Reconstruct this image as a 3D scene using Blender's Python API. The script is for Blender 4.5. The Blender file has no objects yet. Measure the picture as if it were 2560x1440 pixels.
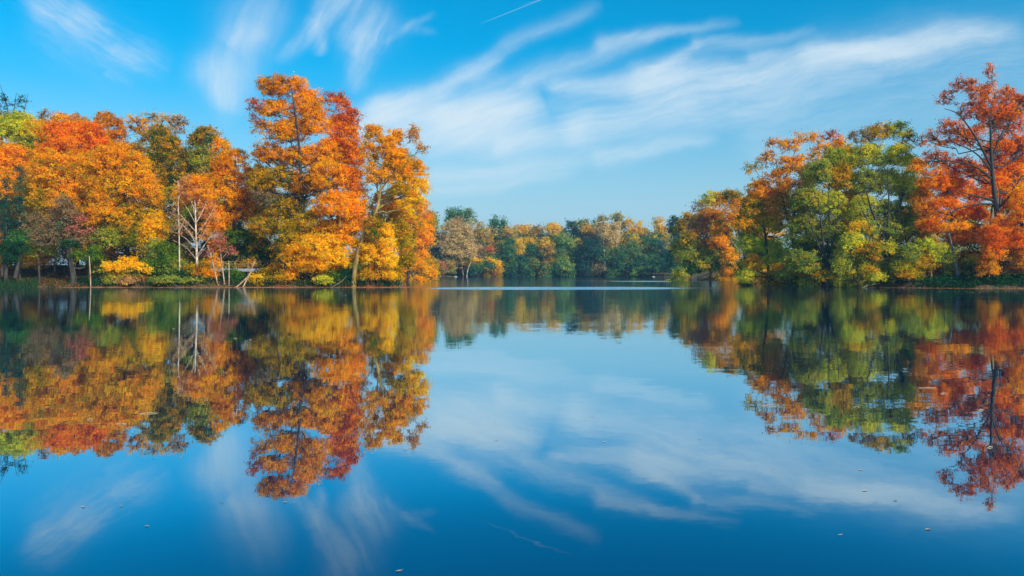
import bpy, math, random
import numpy as np
from mathutils import Vector

# ------------------------------------------------------------------ basics
F = 1849.0          # focal length of the lens in photograph pixels (2560 wide)
HZ = 680.0          # horizon row
CAMZ = 2.0
random.seed(7)
rng = np.random.default_rng(11)
sc = bpy.context.scene
col = sc.collection

def at(px, py, d):
    return np.array([(px-1280.0)/F*d, d, CAMZ+(HZ-py)/F*d])

def s2l(r, g, b, k=1.0):
    def f(c):
        c /= 255.0
        return c/12.92 if c <= 0.04045 else ((c+0.055)/1.055)**2.4
    return (f(r)*k, f(g)*k, f(b)*k)

def props(o, label=None, cat=None, group=None, kind=None):
    if label: o['label'] = label
    if cat: o['category'] = cat
    if group: o['group'] = group
    if kind: o['kind'] = kind
    return o

# ------------------------------------------------------------------ materials
def new_mat(name):
    m = bpy.data.materials.new(name); m.use_nodes = True
    nt = m.node_tree; nt.nodes.clear()
    out = nt.nodes.new('ShaderNodeOutputMaterial')
    return m, nt, out

def N(nt, t, **kw):
    n = nt.nodes.new(t)
    for k, v in kw.items():
        if k.startswith('i_'):
            key = k[2:]
            n.inputs[int(key) if key.isdigit() else key].default_value = v
        else:
            setattr(n, k, v)
    return n

def foliage_material():
    m, nt, out = new_mat('autumn_leaves')
    a = N(nt, 'ShaderNodeAttribute', attribute_name='leaf_colour')
    geo = N(nt, 'ShaderNodeNewGeometry')
    no = N(nt, 'ShaderNodeTexNoise'); no.inputs['Scale'].default_value = 1.7; no.inputs['Detail'].default_value = 2
    nt.links.new(geo.outputs['Position'], no.inputs['Vector'])
    mr = N(nt, 'ShaderNodeMapRange'); mr.inputs[1].default_value = .3; mr.inputs[2].default_value = .7
    mr.inputs[3].default_value = 1.08; mr.inputs[4].default_value = 1.30
    nt.links.new(no.outputs[0], mr.inputs[0])
    hsv = N(nt, 'ShaderNodeHueSaturation')
    nt.links.new(a.outputs['Color'], hsv.inputs['Color']); nt.links.new(mr.outputs[0], hsv.inputs['Value'])
    d = N(nt, 'ShaderNodeBsdfDiffuse'); t = N(nt, 'ShaderNodeBsdfTranslucent')
    nt.links.new(hsv.outputs[0], d.inputs[0]); nt.links.new(hsv.outputs[0], t.inputs[0])
    mx = N(nt, 'ShaderNodeMixShader'); mx.inputs[0].default_value = .65
    nt.links.new(d.outputs[0], mx.inputs[1]); nt.links.new(t.outputs[0], mx.inputs[2])
    nt.links.new(mx.outputs[0], out.inputs[0])
    return m

def bark_material(name, c1, c2, scale=3.0):
    m, nt, out = new_mat(name)
    geo = N(nt, 'ShaderNodeNewGeometry')
    mp = N(nt, 'ShaderNodeMapping'); mp.inputs['Scale'].default_value = (1, 1, .3)
    nt.links.new(geo.outputs['Position'], mp.inputs[0])
    no = N(nt, 'ShaderNodeTexNoise'); no.inputs['Scale'].default_value = scale; no.inputs['Detail'].default_value = 5
    nt.links.new(mp.outputs[0], no.inputs['Vector'])
    cr = N(nt, 'ShaderNodeValToRGB')
    cr.color_ramp.elements[0].position = .35; cr.color_ramp.elements[1].position = .65
    cr.color_ramp.elements[0].color = (*c1, 1); cr.color_ramp.elements[1].color = (*c2, 1)
    nt.links.new(no.outputs[0], cr.inputs[0])
    b = N(nt, 'ShaderNodeBsdfPrincipled'); b.inputs['Roughness'].default_value = .9
    nt.links.new(cr.outputs[0], b.inputs['Base Color'])
    bp = N(nt, 'ShaderNodeBump'); bp.inputs['Strength'].default_value = .6; bp.inputs['Distance'].default_value = .05
    nt.links.new(no.outputs[0], bp.inputs['Height']); nt.links.new(bp.outputs[0], b.inputs['Normal'])
    nt.links.new(b.outputs[0], out.inputs[0])
    return m

LEAF = foliage_material()
BARK = bark_material('dark_bark', (.014, .011, .010), (.045, .035, .028))
BARK_GREY = bark_material('grey_bark', (.06, .065, .075), (.17, .17, .18))
BARK_PALE = bark_material('birch_bark', (.20, .14, .11), (.62, .47, .38), 5.0)
BARK_TAN = bark_material('tan_bark', (.18, .11, .07), (.44, .29, .20), 5.0)
BARK_OLIVE = bark_material('mossy_bark', (.10, .07, .02), (.32, .21, .06), 2.0)

# ------------------------------------------------------------------ mesh helpers
def quad_mesh(name, verts, nq, mat, colour=None, smooth=False, nv=4):
    me = bpy.data.meshes.new(name)
    me.vertices.add(len(verts)); me.vertices.foreach_set('co', np.ascontiguousarray(verts, dtype=np.float32).ravel())
    me.loops.add(nq*nv); me.loops.foreach_set('vertex_index', np.arange(nq*nv, dtype=np.int32))
    me.polygons.add(nq); me.polygons.foreach_set('loop_start', np.arange(0, nq*nv, nv, dtype=np.int32))
    if colour is not None:
        at_ = me.attributes.new('leaf_colour', 'FLOAT_COLOR', 'POINT')
        c = np.ones((nq, nv, 4), dtype=np.float32); c[:, :, :3] = colour[:, None, :]
        at_.data.foreach_set('color', c.ravel())
    me.materials.append(mat); me.update(calc_edges=True)
    return me

def poly_mesh(name, verts, faces, mat, smooth=False):
    me = bpy.data.meshes.new(name)
    me.from_pydata([tuple(map(float, v)) for v in verts], [], faces)
    me.materials.append(mat)
    if smooth: me.polygons.foreach_set('use_smooth', [True]*len(me.polygons))
    me.update()
    return me

def obj(name, me, parent=None, loc=None):
    o = bpy.data.objects.new(name, me); col.objects.link(o)
    if parent is not None: o.parent = parent
    if loc is not None: o.location = loc
    return o

def empty(name, loc):
    o = bpy.data.objects.new(name, None); col.objects.link(o); o.location = tuple(map(float, loc))
    o.empty_display_size = .5
    return o

class Tubes:
    def __init__(s): s.v = []; s.f = []; s.n = 0
    def add(s, pts, rad, sides=6, cap=False):
        pts = np.asarray(pts, float); rad = np.asarray(rad, float); n = len(pts)
        tan = np.gradient(pts, axis=0); tan /= (np.linalg.norm(tan, axis=1, keepdims=True)+1e-9)
        ref = np.array([0.31, 0.94, 0.12]); a = np.cross(tan, ref); a /= (np.linalg.norm(a, axis=1, keepdims=True)+1e-9)
        b = np.cross(tan, a)
        th = np.arange(sides)*2*math.pi/sides
        ring = pts[:, None, :] + rad[:, None, None]*(np.cos(th)[None, :, None]*a[:, None, :]+np.sin(th)[None, :, None]*b[:, None, :])
        s.v.append(ring.reshape(-1, 3))
        o = s.n
        for i in range(n-1):
            for k in range(sides):
                k2 = (k+1) % sides
                s.f.append((o+i*sides+k, o+i*sides+k2, o+(i+1)*sides+k2, o+(i+1)*sides+k))
        if cap: s.f.append(tuple(o+(n-1)*sides+k for k in range(sides)))
        s.n += n*sides
    def mesh(s, name, mat, origin=(0, 0, 0)):
        v = np.concatenate(s.v)-np.asarray(origin)
        return poly_mesh(name, v, s.f, mat, True)

def bez(a, b, bend, n):
    """gentle curve from a to b sagging by vector bend"""
    t = np.linspace(0, 1, n)[:, None]
    return a*(1-t)+b*t+4*t*(1-t)*bend

# ------------------------------------------------------------------ lake outline and terrain
WATER = [(-320, -2.5), (-60, -1.5), (0, 2.2), (60, -1.5), (320, -2.5), (260, 50), (90, 83), (66, 87.5), (52, 92), (45.5, 99), (41.5, 110), (43, 119), (51, 140),
         (55, 161), (50, 170), (44, 176), (50, 200), (60, 240), (66, 285), (40, 303), (0, 308), (-22, 302), (-27, 290), (-28, 250),
         (-32, 200), (-29, 150), (-20, 112), (-15.5, 103), (-14.2, 99), (-17, 97.2), (-36, 96.6), (-57, 96.8), (-70, 98), (-120, 93), (-320, 60)]
WP = np.array(WATER, float)

def inland(x, y):
    """signed distance to the waterline, positive on land"""
    x = np.asarray(x, float); y = np.asarray(y, float)
    dmin = np.full(x.shape, 1e9); inside = np.zeros(x.shape, bool)
    n = len(WP)
    for i in range(n):
        ax, ay = WP[i]; bx, by = WP[(i+1) % n]
        ex, ey = bx-ax, by-ay
        t = np.clip(((x-ax)*ex+(y-ay)*ey)/(ex*ex+ey*ey), 0, 1)
        dmin = np.minimum(dmin, np.hypot(x-ax-t*ex, y-ay-t*ey))
        c = ((ay > y) != (by > y)) & (x < (bx-ax)*(y-ay)/((by-ay) if by != ay else 1e-9)+ax)
        inside ^= c
    return np.where(inside, -dmin, dmin)

def ground(x, y):
    x = np.asarray(x, float); y = np.asarray(y, float)
    wob = .7*np.sin(x*.55+1.3*np.sin(y*.31))+.5*np.sin(x*1.7+y*.8)+.3*np.sin(x*3.9)
    d = inland(x, y)+np.where((y < 8), 0.0, .55*wob-.2)
    z = np.where(d < 0, np.maximum(-1.6, d*.35), 0)
    land = .28*(1-np.exp(-np.maximum(d, 0)/.8))+.11*np.clip(d, 0, 26)
    land = np.where(y < 12, .28*(1-np.exp(-np.maximum(d, 0)/.8)), land)
    land = land+np.where(d > 3, .08*np.sin(x*.9)*np.sin(y*.7+x*.2), 0)
    return np.where(d >= 0, land, z)

def make_ground():
    def axis(lo, hi, f0, f1, step):
        fine = np.arange(f0, f1+.01, step)
        left = f0-np.geomspace(step, f0-lo, 16)[::-1]; right = f1+np.geomspace(step, hi-f1, 16)
        return np.concatenate([left, fine, right])
    xs = axis(-900, 900, -90, 90, .9); ys = axis(-60, 1100, -6, 330, 1.2)
    X, Y = np.meshgrid(xs, ys); Z = ground(X, Y)
    V = np.stack([X, Y, Z], -1).reshape(-1, 3); nx = len(xs); ny = len(ys)
    i = np.arange((nx-1)*(ny-1)); r = i//(nx-1); c = i % (nx-1); a = r*nx+c
    faces = np.stack([a, a+1, a+nx+1, a+nx], -1)
    me = bpy.data.meshes.new('ground')
    me.vertices.add(len(V)); me.vertices.foreach_set('co', V.astype(np.float32).ravel())
    me.loops.add(faces.size); me.loops.foreach_set('vertex_index', faces.astype(np.int32).ravel())
    me.polygons.add(len(faces)); me.polygons.foreach_set('loop_start', np.arange(0, faces.size, 4, dtype=np.int32))
    me.update(calc_edges=True)
    m, nt, out = new_mat('leafy_ground')
    geo = N(nt, 'ShaderNodeNewGeometry')
    n1 = N(nt, 'ShaderNodeTexNoise'); n1.inputs['Scale'].default_value = .35; n1.inputs['Detail'].default_value = 4
    n2 = N(nt, 'ShaderNodeTexNoise'); n2.inputs['Scale'].default_value = 6; n2.inputs['Detail'].default_value = 4
    for n_ in (n1, n2): nt.links.new(geo.outputs['Position'], n_.inputs['Vector'])
    r1 = N(nt, 'ShaderNodeValToRGB'); r1.color_ramp.elements[0].position = .42; r1.color_ramp.elements[1].position = .58
    r1.color_ramp.elements[0].color = (.025, .045, .012, 1); r1.color_ramp.elements[1].color = (.07, .04, .022, 1)
    r2 = N(nt, 'ShaderNodeValToRGB'); r2.color_ramp.elements[0].position = .56; r2.color_ramp.elements[1].position = .64
    r2.color_ramp.elements[0].color = (0, 0, 0, 1); r2.color_ramp.elements[1].color = (1, 1, 1, 1)
    nt.links.new(n1.outputs[0], r1.inputs[0]); nt.links.new(n2.outputs[0], r2.inputs[0])
    mx = N(nt, 'ShaderNodeMix', data_type='RGBA'); mx.inputs['B'].default_value = (.42, .17, .04, 1)
    nt.links.new(r2.outputs[0], mx.inputs['Factor']); nt.links.new(r1.outputs[0], mx.inputs['A'])
    b = N(nt, 'ShaderNodeBsdfPrincipled'); b.inputs['Roughness'].default_value = .95
    nt.links.new(mx.outputs['Result'], b.inputs['Base Color'])
    bp = N(nt, 'ShaderNodeBump'); bp.inputs['Strength'].default_value = .7; bp.inputs['Distance'].default_value = .1
    nt.links.new(n2.outputs[0], bp.inputs['Height']); nt.links.new(bp.outputs[0], b.inputs['Normal'])
    nt.links.new(b.outputs[0], out.inputs[0])
    me.materials.append(m)
    me.polygons.foreach_set('use_smooth', [True]*len(me.polygons))
    props(obj('ground', me), kind='structure')

def make_water():
    v = [(-899, -59, 0), (899, -59, 0), (899, 420, 0), (-899, 420, 0)]
    m, nt, out = new_mat('lake_water')
    L = nt.links.new
    geo = N(nt, 'ShaderNodeNewGeometry')
    sx = N(nt, 'ShaderNodeSeparateXYZ'); L(geo.outputs['Position'], sx.inputs[0])
    def math_(op, a, b=None, c=None):
        n = N(nt, 'ShaderNodeMath', operation=op)
        for i, q in enumerate((a, b, c)):
            if q is None: continue
            if isinstance(q, (int, float)): n.inputs[i].default_value = q
            else: L(q, n.inputs[i])
        return n.outputs[0]
    # ripple slopes
    def slope(scx, scy, scale, ax, ay, det=2.0):
        mp = N(nt, 'ShaderNodeMapping'); mp.inputs['Scale'].default_value = (scx, scy, 1)
        L(geo.outputs['Position'], mp.inputs[0])
        no = N(nt, 'ShaderNodeTexNoise'); no.inputs['Scale'].default_value = scale; no.inputs['Detail'].default_value = det
        L(mp.outputs[0], no.inputs['Vector'])
        su = N(nt, 'ShaderNodeVectorMath', operation='SUBTRACT'); su.inputs[1].default_value = (.5, .5, .5)
        L(no.outputs['Color'], su.inputs[0])
        mu = N(nt, 'ShaderNodeVectorMath', operation='MULTIPLY'); mu.inputs[1].default_value = (ax, ay, 0)
        L(su.outputs[0], mu.inputs[0])
        return mu.outputs[0]
    # slow swell of breeze strength over the lake
    br = N(nt, 'ShaderNodeTexNoise'); br.inputs['Scale'].default_value = .05; br.inputs['Detail'].default_value = 2
    L(geo.outputs['Position'], br.inputs['Vector'])
    brs = N(nt, 'ShaderNodeMapRange'); brs.inputs[1].default_value = .4; brs.inputs[2].default_value = .62
    brs.inputs[3].default_value = .2; brs.inputs[4].default_value = 1.7; L(br.outputs[0], brs.inputs[0])
    s1 = slope(.9, 2.2, 2.3, .007, .016, 3)
    s2 = slope(.25, .6, .5, .004, .010, 1)
    s3 = slope(1, 1.6, 9, .012, .030, 1)
    ad = N(nt, 'ShaderNodeVectorMath', operation='ADD'); L(s1, ad.inputs[0]); L(s2, ad.inputs[1])
    scl = N(nt, 'ShaderNodeVectorMath', operation='SCALE'); L(ad.outputs[0], scl.inputs[0]); L(brs.outputs[0], scl.inputs['Scale'])
    # wind-ruffled streaks: (y centre, half width, x0, x1)
    jit = N(nt, 'ShaderNodeTexNoise'); jit.inputs['Scale'].default_value = .12; jit.inputs['Detail'].default_value = 4
    L(geo.outputs['Position'], jit.inputs['Vector'])
    jj = math_('MULTIPLY', math_('SUBTRACT', jit.outputs[0], .5), 5.0)
    mask = None
    for (yc, hw, x0, x1, k, tilt) in ((91.5, 8.0, -11, 23, 1.0, -.05), (92.5, 2.6, -14, 27, .8, 0), (157, 9.0, 20, 54, .9, 0), (166, 5.0, 12, 44, .5, 0)):
        yy = math_('ADD', math_('SUBTRACT', sx.outputs[1], yc), math_('MULTIPLY', math_('SUBTRACT', sx.outputs[0], (x0+x1)/2), tilt))
        u = math_('DIVIDE', math_('ABSOLUTE', math_('ADD', yy, jj)), hw)
        w = math_('DIVIDE', math_('ABSOLUTE', math_('SUBTRACT', sx.outputs[0], (x0+x1)/2)), (x1-x0)/2)
        uu = math_('ADD', math_('POWER', u, 2.0), math_('POWER', w, 3.0))
        g = N(nt, 'ShaderNodeMapRange', interpolation_type='SMOOTHSTEP'); g.inputs[1].default_value = 1.15; g.inputs[2].default_value = .7
        g.inputs[3].default_value = 0; g.inputs[4].default_value = k
        L(uu, g.inputs[0])
        mask = g.outputs[0] if mask is None else math_('MAXIMUM', mask, g.outputs[0])
    # sub-pixel chop on the open middle of the lake (soft upright smear), plus the ruffled streaks
    far = N(nt, 'ShaderNodeMapRange', interpolation_type='SMOOTHSTEP'); far.inputs[1].default_value = 10; far.inputs[2].default_value = 45
    far.inputs[3].default_value = 0.14; far.inputs[4].default_value = 1.0; L(sx.outputs[1], far.inputs[0])
    s3s = N(nt, 'ShaderNodeVectorMath', operation='SCALE'); L(s3, s3s.inputs[0]); L(math_('ADD', far.outputs[0], math_('MULTIPLY', mask, 16.0)), s3s.inputs['Scale'])
    ad2 = N(nt, 'ShaderNodeVectorMath', operation='ADD'); L(scl.outputs[0], ad2.inputs[0]); L(s3s.outputs[0], ad2.inputs[1])
    bias = N(nt, 'ShaderNodeCombineXYZ'); bias.inputs[2].default_value = 1.0; L(math_('MULTIPLY', mask, -.075), bias.inputs[1])   # facets turned to the viewer are the ones seen
    ad3 = N(nt, 'ShaderNodeVectorMath', operation='ADD'); L(ad2.outputs[0], ad3.inputs[0]); L(bias.outputs[0], ad3.inputs[1])
    nm = N(nt, 'ShaderNodeVectorMath', operation='NORMALIZE'); L(ad3.outputs[0], nm.inputs[0])
    gl = N(nt, 'ShaderNodeBsdfGlossy'); gl.inputs['Color'].default_value = (.78, .94, 1, 1)
    gl.inputs['Roughness'].default_value = 0.0
    rr = N(nt, 'ShaderNodeMapRange'); rr.inputs[1].default_value = 15; rr.inputs[2].default_value = 80
    rr.inputs[3].default_value = .012; rr.inputs[4].default_value = .075; L(sx.outputs[1], rr.inputs[0])
    L(rr.outputs[0], gl.inputs['Roughness'])
    L(nm.outputs[0], gl.inputs['Normal'])
    df = N(nt, 'ShaderNodeBsdfDiffuse'); df.inputs['Color'].default_value = (.0, .014, .06, 1)
    # how mirror-like: steep view sees into the deep blue water
    cosv = N(nt, 'ShaderNodeVectorMath', operation='DOT_PRODUCT'); L(geo.outputs['Incoming'], cosv.inputs[0]); cosv.inputs[1].default_value = (0, 0, 1)
    fr = N(nt, 'ShaderNodeFloatCurve')
    cv = fr.mapping.curves[0]
    cv.points[0].location = (0, .93); cv.points[1].location = (1, .04)
    for p in ((.06, .88), (.14, .82), (.25, .64), (.36, .31), (.5, .2)): cv.points.new(*p)
    fr.mapping.update()
    L(cosv.outputs['Value'], fr.inputs['Value'])
    mx = N(nt, 'ShaderNodeMixShader'); L(fr.outputs[0], mx.inputs[0]); L(df.outputs[0], mx.inputs[1]); L(gl.outputs[0], mx.inputs[2])
    L(mx.outputs[0], out.inputs[0])
    props(obj('lake_water', poly_mesh('lake_water', v, [(0, 1, 2, 3)], m)), kind='structure')

# ------------------------------------------------------------------ palettes (leaf colours, weights)
def pal(*cs):
    w = np.array([float(c[3]) if len(c) > 3 else 1.0 for c in cs]); w /= w.sum()
    a = np.array([s2l(*c[:3]) for c in cs]); a[:, 0] = np.where(a[:, 0] > 2.2*a[:, 1], a[:, 0]*.88, a[:, 0]*.96)
    return a, w
PAL = {
 'orange': pal((255, 182, 5, 3), (250, 168, 5, 2), (250, 182, 12, 2), (205, 125, 10, 1), (160, 130, 20, .35)),
 'gold': pal((252, 180, 8, 3), (245, 188, 12, 3), (242, 162, 5, 2), (190, 158, 15, 1), (130, 135, 22, .6)),
 'yellow': pal((255, 203, 10, 3), (252, 212, 25, 2), (248, 185, 8, 2), (215, 182, 20, 1)),
 'redorange': pal((255, 152, 5, 3), (250, 138, 5, 2), (255, 172, 5, 2), (215, 105, 8, 1), (240, 165, 10, .8)),
 'red': pal((242, 126, 3, 3), (228, 112, 4, 2), (250, 146, 5, 2), (180, 84, 8, 1)),
 'crimson': pal((210, 98, 10, 2), (165, 78, 24, 1), (232, 112, 8, 2)),
 'rust': pal((238, 162, 14, 3), (220, 140, 15, 2), (235, 148, 15, 2), (150, 95, 20, 1)),
 'olive': pal((205, 168, 15, 3), (180, 152, 20, 2), (232, 170, 12, 2), (115, 125, 25, 1)),
 'olivegreen': pal((172, 174, 62, 3), (146, 162, 72, 2), (208, 180, 50, 2), (104, 140, 74, 1)),
 'lime': pal((222, 212, 55, 3), (184, 192, 65, 2), (228, 204, 48, 2), (140, 162, 65, 1)),
 'green': pal((110, 140, 42, 3), (88, 125, 46, 2), (150, 155, 35, 1), (60, 100, 42, 1)),
 'dark': pal((40, 90, 55, 3), (30, 75, 55, 2), (65, 105, 50, 1)),
 'teal': pal((75, 140, 75, 3), (95, 150, 70, 2), (130, 160, 60, 1), (50, 115, 75, 1)),
 'tan': pal((205, 160, 105, 3), (190, 135, 95, 2), (215, 175, 95, 2), (160, 135, 100, 1)),
 'peach': pal((225, 165, 95, 3), (235, 160, 70, 2), (205, 150, 100, 2)),
 'pink': pal((215, 130, 105, 3), (200, 110, 90, 2), (225, 145, 110, 1)),
 'mauve': pal((168, 138, 100, 3), (140, 120, 90, 2), (110, 120, 85, 2), (190, 140, 95, 1)),
 'paletan': pal((225, 200, 140, 3), (215, 180, 125, 2), (190, 170, 115, 2)),
 'goldgreen': pal((225, 165, 20, 3), (120, 130, 30, 2), (70, 105, 35, 2), (200, 150, 25, 1)),
 'bluegreen': pal((45, 95, 85, 3), (60, 110, 80, 2), (30, 75, 80, 2), (95, 120, 70, 1)),
}

SKIRT = {'orange': 'gold', 'gold': 'olive', 'yellow': 'olive', 'redorange': 'rust', 'red': 'redorange', 'rust': 'olive', 'olive': 'goldgreen', 'olivegreen': 'olivegreen', 'lime': 'olivegreen',
         'green': 'olivegreen', 'dark': 'dark', 'teal': 'bluegreen', 'tan': 'mauve', 'mauve': 'olive', 'goldgreen': 'olivegreen', 'bluegreen': 'bluegreen'}

def leaf_cloud(cl_c, cl_r, per, size, cols, out_c, flat=.7, r=rng):
    """leaf faces gathered in sprays. cl_c centres (n,3), cl_r radii, cols (n,3) spray colours, out_c crown centre"""
    n = len(cl_c)
    c = np.repeat(cl_c, per, 0); R = np.repeat(cl_r, per)[:, None]
    off = r.normal(size=(n*per, 3)); off /= np.linalg.norm(off, axis=1, keepdims=True)
    off *= r.uniform(0.15, 1, (n*per, 1))**.6*np.where(r.random((n*per, 1)) < .22, 2.1, 1.0)
    off[:, 2] *= flat
    p = c+off*R
    nrm = r.normal(size=p.shape)*.65+np.array([0, 0, .55])
    o = p-out_c; o /= (np.linalg.norm(o, axis=1, keepdims=True)+1e-6); nrm += o*.6
    nrm /= np.linalg.norm(nrm, axis=1, keepdims=True)
    t = np.cross(nrm, r.normal(size=p.shape)); t /= (np.linalg.norm(t, axis=1, keepdims=True)+1e-6)
    b = np.cross(nrm, t)
    s = size*r.uniform(.6, 1.25, (len(p), 1))
    v = np.stack([p-t*s*.5, p-b*s*.30+t*s*.05, p+t*s*.5, p+b*s*.34], 1).reshape(-1, 3)
    cc = np.repeat(cols, per, 0)*r.uniform(.86, 1.14, (len(p), 1))
    cc[:, 1] *= r.uniform(.85, 1.15, len(p))
    return v, np.clip(cc, 0, .95), len(p)

def wobble(dirs, r):
    k = r.normal(size=(5, 3))*2.3; ph = r.uniform(0, 6.28, 5)
    w = np.zeros(len(dirs))
    for i in range(5): w += np.cos(dirs@k[i]+ph[i])
    return 1+.085*w

def tree(name, label, d, base, lobes, palette, trunk=None, rad=.3, dens=1.12, bark=None, leaf=1.0, twigs=.3, group=None,
         cat='tree', limbs=True, per=34, rc=.66, depth=.85, flat=.7, trunk_w=None, stems=None, fan=None, seed=0, skirt='auto', twig_r=1.0, flat_trunk=False, push=0.0):
    """d: metres from the camera; base: photo column of the foot; lobes: (px, py, rx, ry[, palette[, density]])"""
    r = np.random.default_rng(int(base*13+d*7+seed) % 100000)
    s = d/F
    bx = (base-1280)*s
    bz = float(ground(bx, d))
    root = empty(name, (bx, d, bz)); props(root, label, cat, group)
    O = np.array([bx, d, bz]); T = Tubes()
    L3 = []
    for lb in lobes:
        px, py, rx, ry = lb[:4]
        p = lb[4] if len(lb) > 4 and lb[4] else palette
        dn = (lb[5] if len(lb) > 5 else 1.0)*dens
        c = at(px, py, d+push); c[1] += r.uniform(-.35, .35)*rx*s
        L3.append((c, np.array([rx*s, (rx+ry)*.5*s*depth, ry*s]), p, dn))
    zs = [l[0][2] for l in L3]
    if skirt == 'auto': skirt = SKIRT.get(palette) if (trunk is None and cat == 'tree' and name != 'conifer_tree') else None
    if skirt:                                   # lower boughs filling the crown down towards the ground
        mx_ = np.mean([l[1][0] for l in L3]); cx_ = np.mean([l[0][0] for l in L3])
        x_lo = min(l[0][0]-l[1][0]*.6 for l in L3); x_hi = max(l[0][0]+l[1][0]*.6 for l in L3)
        zc = min(l[0][2]-l[1][2]*.3 for l in L3)-.3*mx_
        while zc > bz+mx_*.35:
            t_ = min(1, (zc-bz)/max(3, min(zs)-bz))
            for x_ in np.linspace(x_lo*(.6+.4*t_)+bx*.4*(1-t_), x_hi*(.6+.4*t_)+bx*.4*(1-t_), max(1, int((x_hi-x_lo)/(mx_*1.9)))+1):
                L3.append((np.array([x_+r.normal()*.3*mx_, d+r.uniform(-.2, .6)*mx_, zc+r.normal()*.2*mx_]), np.array([mx_*.8, mx_*.8, mx_*.75])*r.uniform(.8, 1.15), skirt if r.random() < .7 else palette, .9*dens))
            zc -= mx_*1.15
    # trunk
    if trunk is None:
        topi = int(np.argmax(zs)); tc = L3[topi][0]
        mid = (O+tc)/2+np.array([r.uniform(-.3, .3), 0, 0])
        tp = np.array([O-np.array([0, 0, .4]), O+np.array([0, 0, .15])*1.0, O*.65+mid*.35, mid, tc*.6+mid*.4, tc])
    else:
        tp = [at(x, y, d) for x, y in trunk]
        tp = np.array([[tp[0][0], d, bz-.4]]+tp)
    n = len(tp); tt = np.linspace(0, 1, n)
    # resample smoothly
    ss = np.linspace(0, 1, max(10, n*3))
    tp = np.stack([np.interp(ss, tt, tp[:, k]) for k in range(3)], -1)
    for _ in range(2): tp[1:-1] = (tp[:-2]+2*tp[1:-1]+tp[2:])/4
    tr = rad*(1-ss)**.75*.88+rad*.1
    if flat_trunk: tr = rad*(1-.75*ss)
    tr[0] *= 1.5; tr[1] *= 1.3
    if stems is None or stems != 'only': T.add(tp, tr, 8)
    if fan:                                     # extra stems / heavy limbs drawn as photo paths: ([(px,py)..], r0, r1)
        for path, r0, r1 in fan:
            q = np.array([at(x, y, d) for x, y in path]); m = len(q)
            ddy = r.uniform(-.6, .6)*np.linspace(0, 1, m); q[:, 1] += ddy
            u = np.linspace(0, 1, m); uu = np.linspace(0, 1, m*3)
            q = np.stack([np.interp(uu, u, q[:, k]) for k in range(3)], -1)
            for _ in range(2): q[1:-1] = (q[:-2]+2*q[1:-1]+q[2:])/4
            T.add(q, np.linspace(r0, r1, len(q)), 6)
    V = []; C = []; nq = 0
    cs = .0075*d*rc
    for (c, R, p, dn) in L3:
        area = 4*math.pi*((R[0]*R[1])**1.6/3+(R[0]*R[2])**1.6/3+(R[1]*R[2])**1.6/3)**(1/1.6)
        nc = max(5, int((2.1 if dn >= .75 else 1.5)*dn*area/(math.pi*cs*cs)))
        if dn < .75: nc = max(8, int(nc*1.15))
        dirs = r.normal(size=(nc, 3)); dirs /= np.linalg.norm(dirs, axis=1, keepdims=True)
        dirs[:, 2] = np.where(dirs[:, 2] < -.6, -dirs[:, 2], dirs[:, 2])
        rr = r.uniform(.12, 1, nc)**.42*wobble(dirs, r)*np.where(r.random(nc) < .2, r.uniform(1, 1.25, nc), 1)
        cc = c+dirs*rr[:, None]*R*.93
        gz = ground(cc[:, 0], cc[:, 1]); cc[:, 2] = np.maximum(cc[:, 2], gz+.25)
        P, w = PAL[p]
        idx = r.choice(len(P), nc, p=w)
        cols = P[idx]*r.uniform(.82, 1.12, (nc, 1))
        cr = cs*r.uniform(.65, 1.2, nc)
        if dn > 0.02:
            pn = per if dn >= .75 else max(6, int(per*.75))
            v, q, k = leaf_cloud(cc, cr, pn, .0022*d*leaf, cols, c, flat, r)
            V.append(v); C.append(q); nq += k
        # limb from the trunk to this lobe, boughs to groups of sprays
        if limbs:
            zt = c[2]-R[2]*.9-.15*abs(c[0]-tp[-1][0])
            ti = int(np.argmin(np.abs(tp[:, 2]-max(zt, tp[0][2]+.25*(tp[-1][2]-tp[0][2])))))
            a = tp[ti]; end = c+np.array([0, 0, R[2]*.25])
            r0 = max(.02*cs, tr[ti]*.55)
            lp = bez(a, end, np.array([(end[0]-a[0])*.12, 0, -.10*np.linalg.norm(end-a)]), 9)
            lp[1:-1] += r.normal(size=(7, 3))*.03*np.linalg.norm(end-a)
            T.add(lp, np.linspace(r0, r0*.3, 9), 5)
            nb = max(3, int(nc/7)); sub = cc[r.choice(nc, min(nb, nc), replace=False)]
            for q in sub:
                j = int(np.clip(np.argmin(np.linalg.norm(lp-q, axis=1))-2, 2, 7))
                bp_ = bez(lp[j], q, np.array([0, 0, .08*np.linalg.norm(q-lp[j])]), 5)
                T.add(bp_, np.linspace(r0*.38, .012*cs/.75+.008, 5)*twig_r, 4)
            if twigs > 0:
                sel = cc[r.random(nc) < twigs]
                if len(sel):
                    dm = np.linalg.norm(sel[:, None]-sub[None], axis=2); nn = np.argmin(dm, 1)
                    for q, j in zip(sel, nn):
                        o = sub[j]; m = (o+lp[5])/2*.3+o*.7
                        q2 = q+(q-c)/(np.linalg.norm(q-c)+1e-6)*cs*.5
                        T.add(bez(m, q2, np.array([0, 0, .05*np.linalg.norm(q2-m)]), 4), np.linspace(.035, .012, 4)*(d/100)*twig_r, 3)
    obj('trunk', T.mesh('trunk', bark or BARK, O), root)
    if nq:
        obj('crown', quad_mesh('crown', np.concatenate(V)-O, nq, LEAF, np.concatenate(C)), root)
    return root

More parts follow.
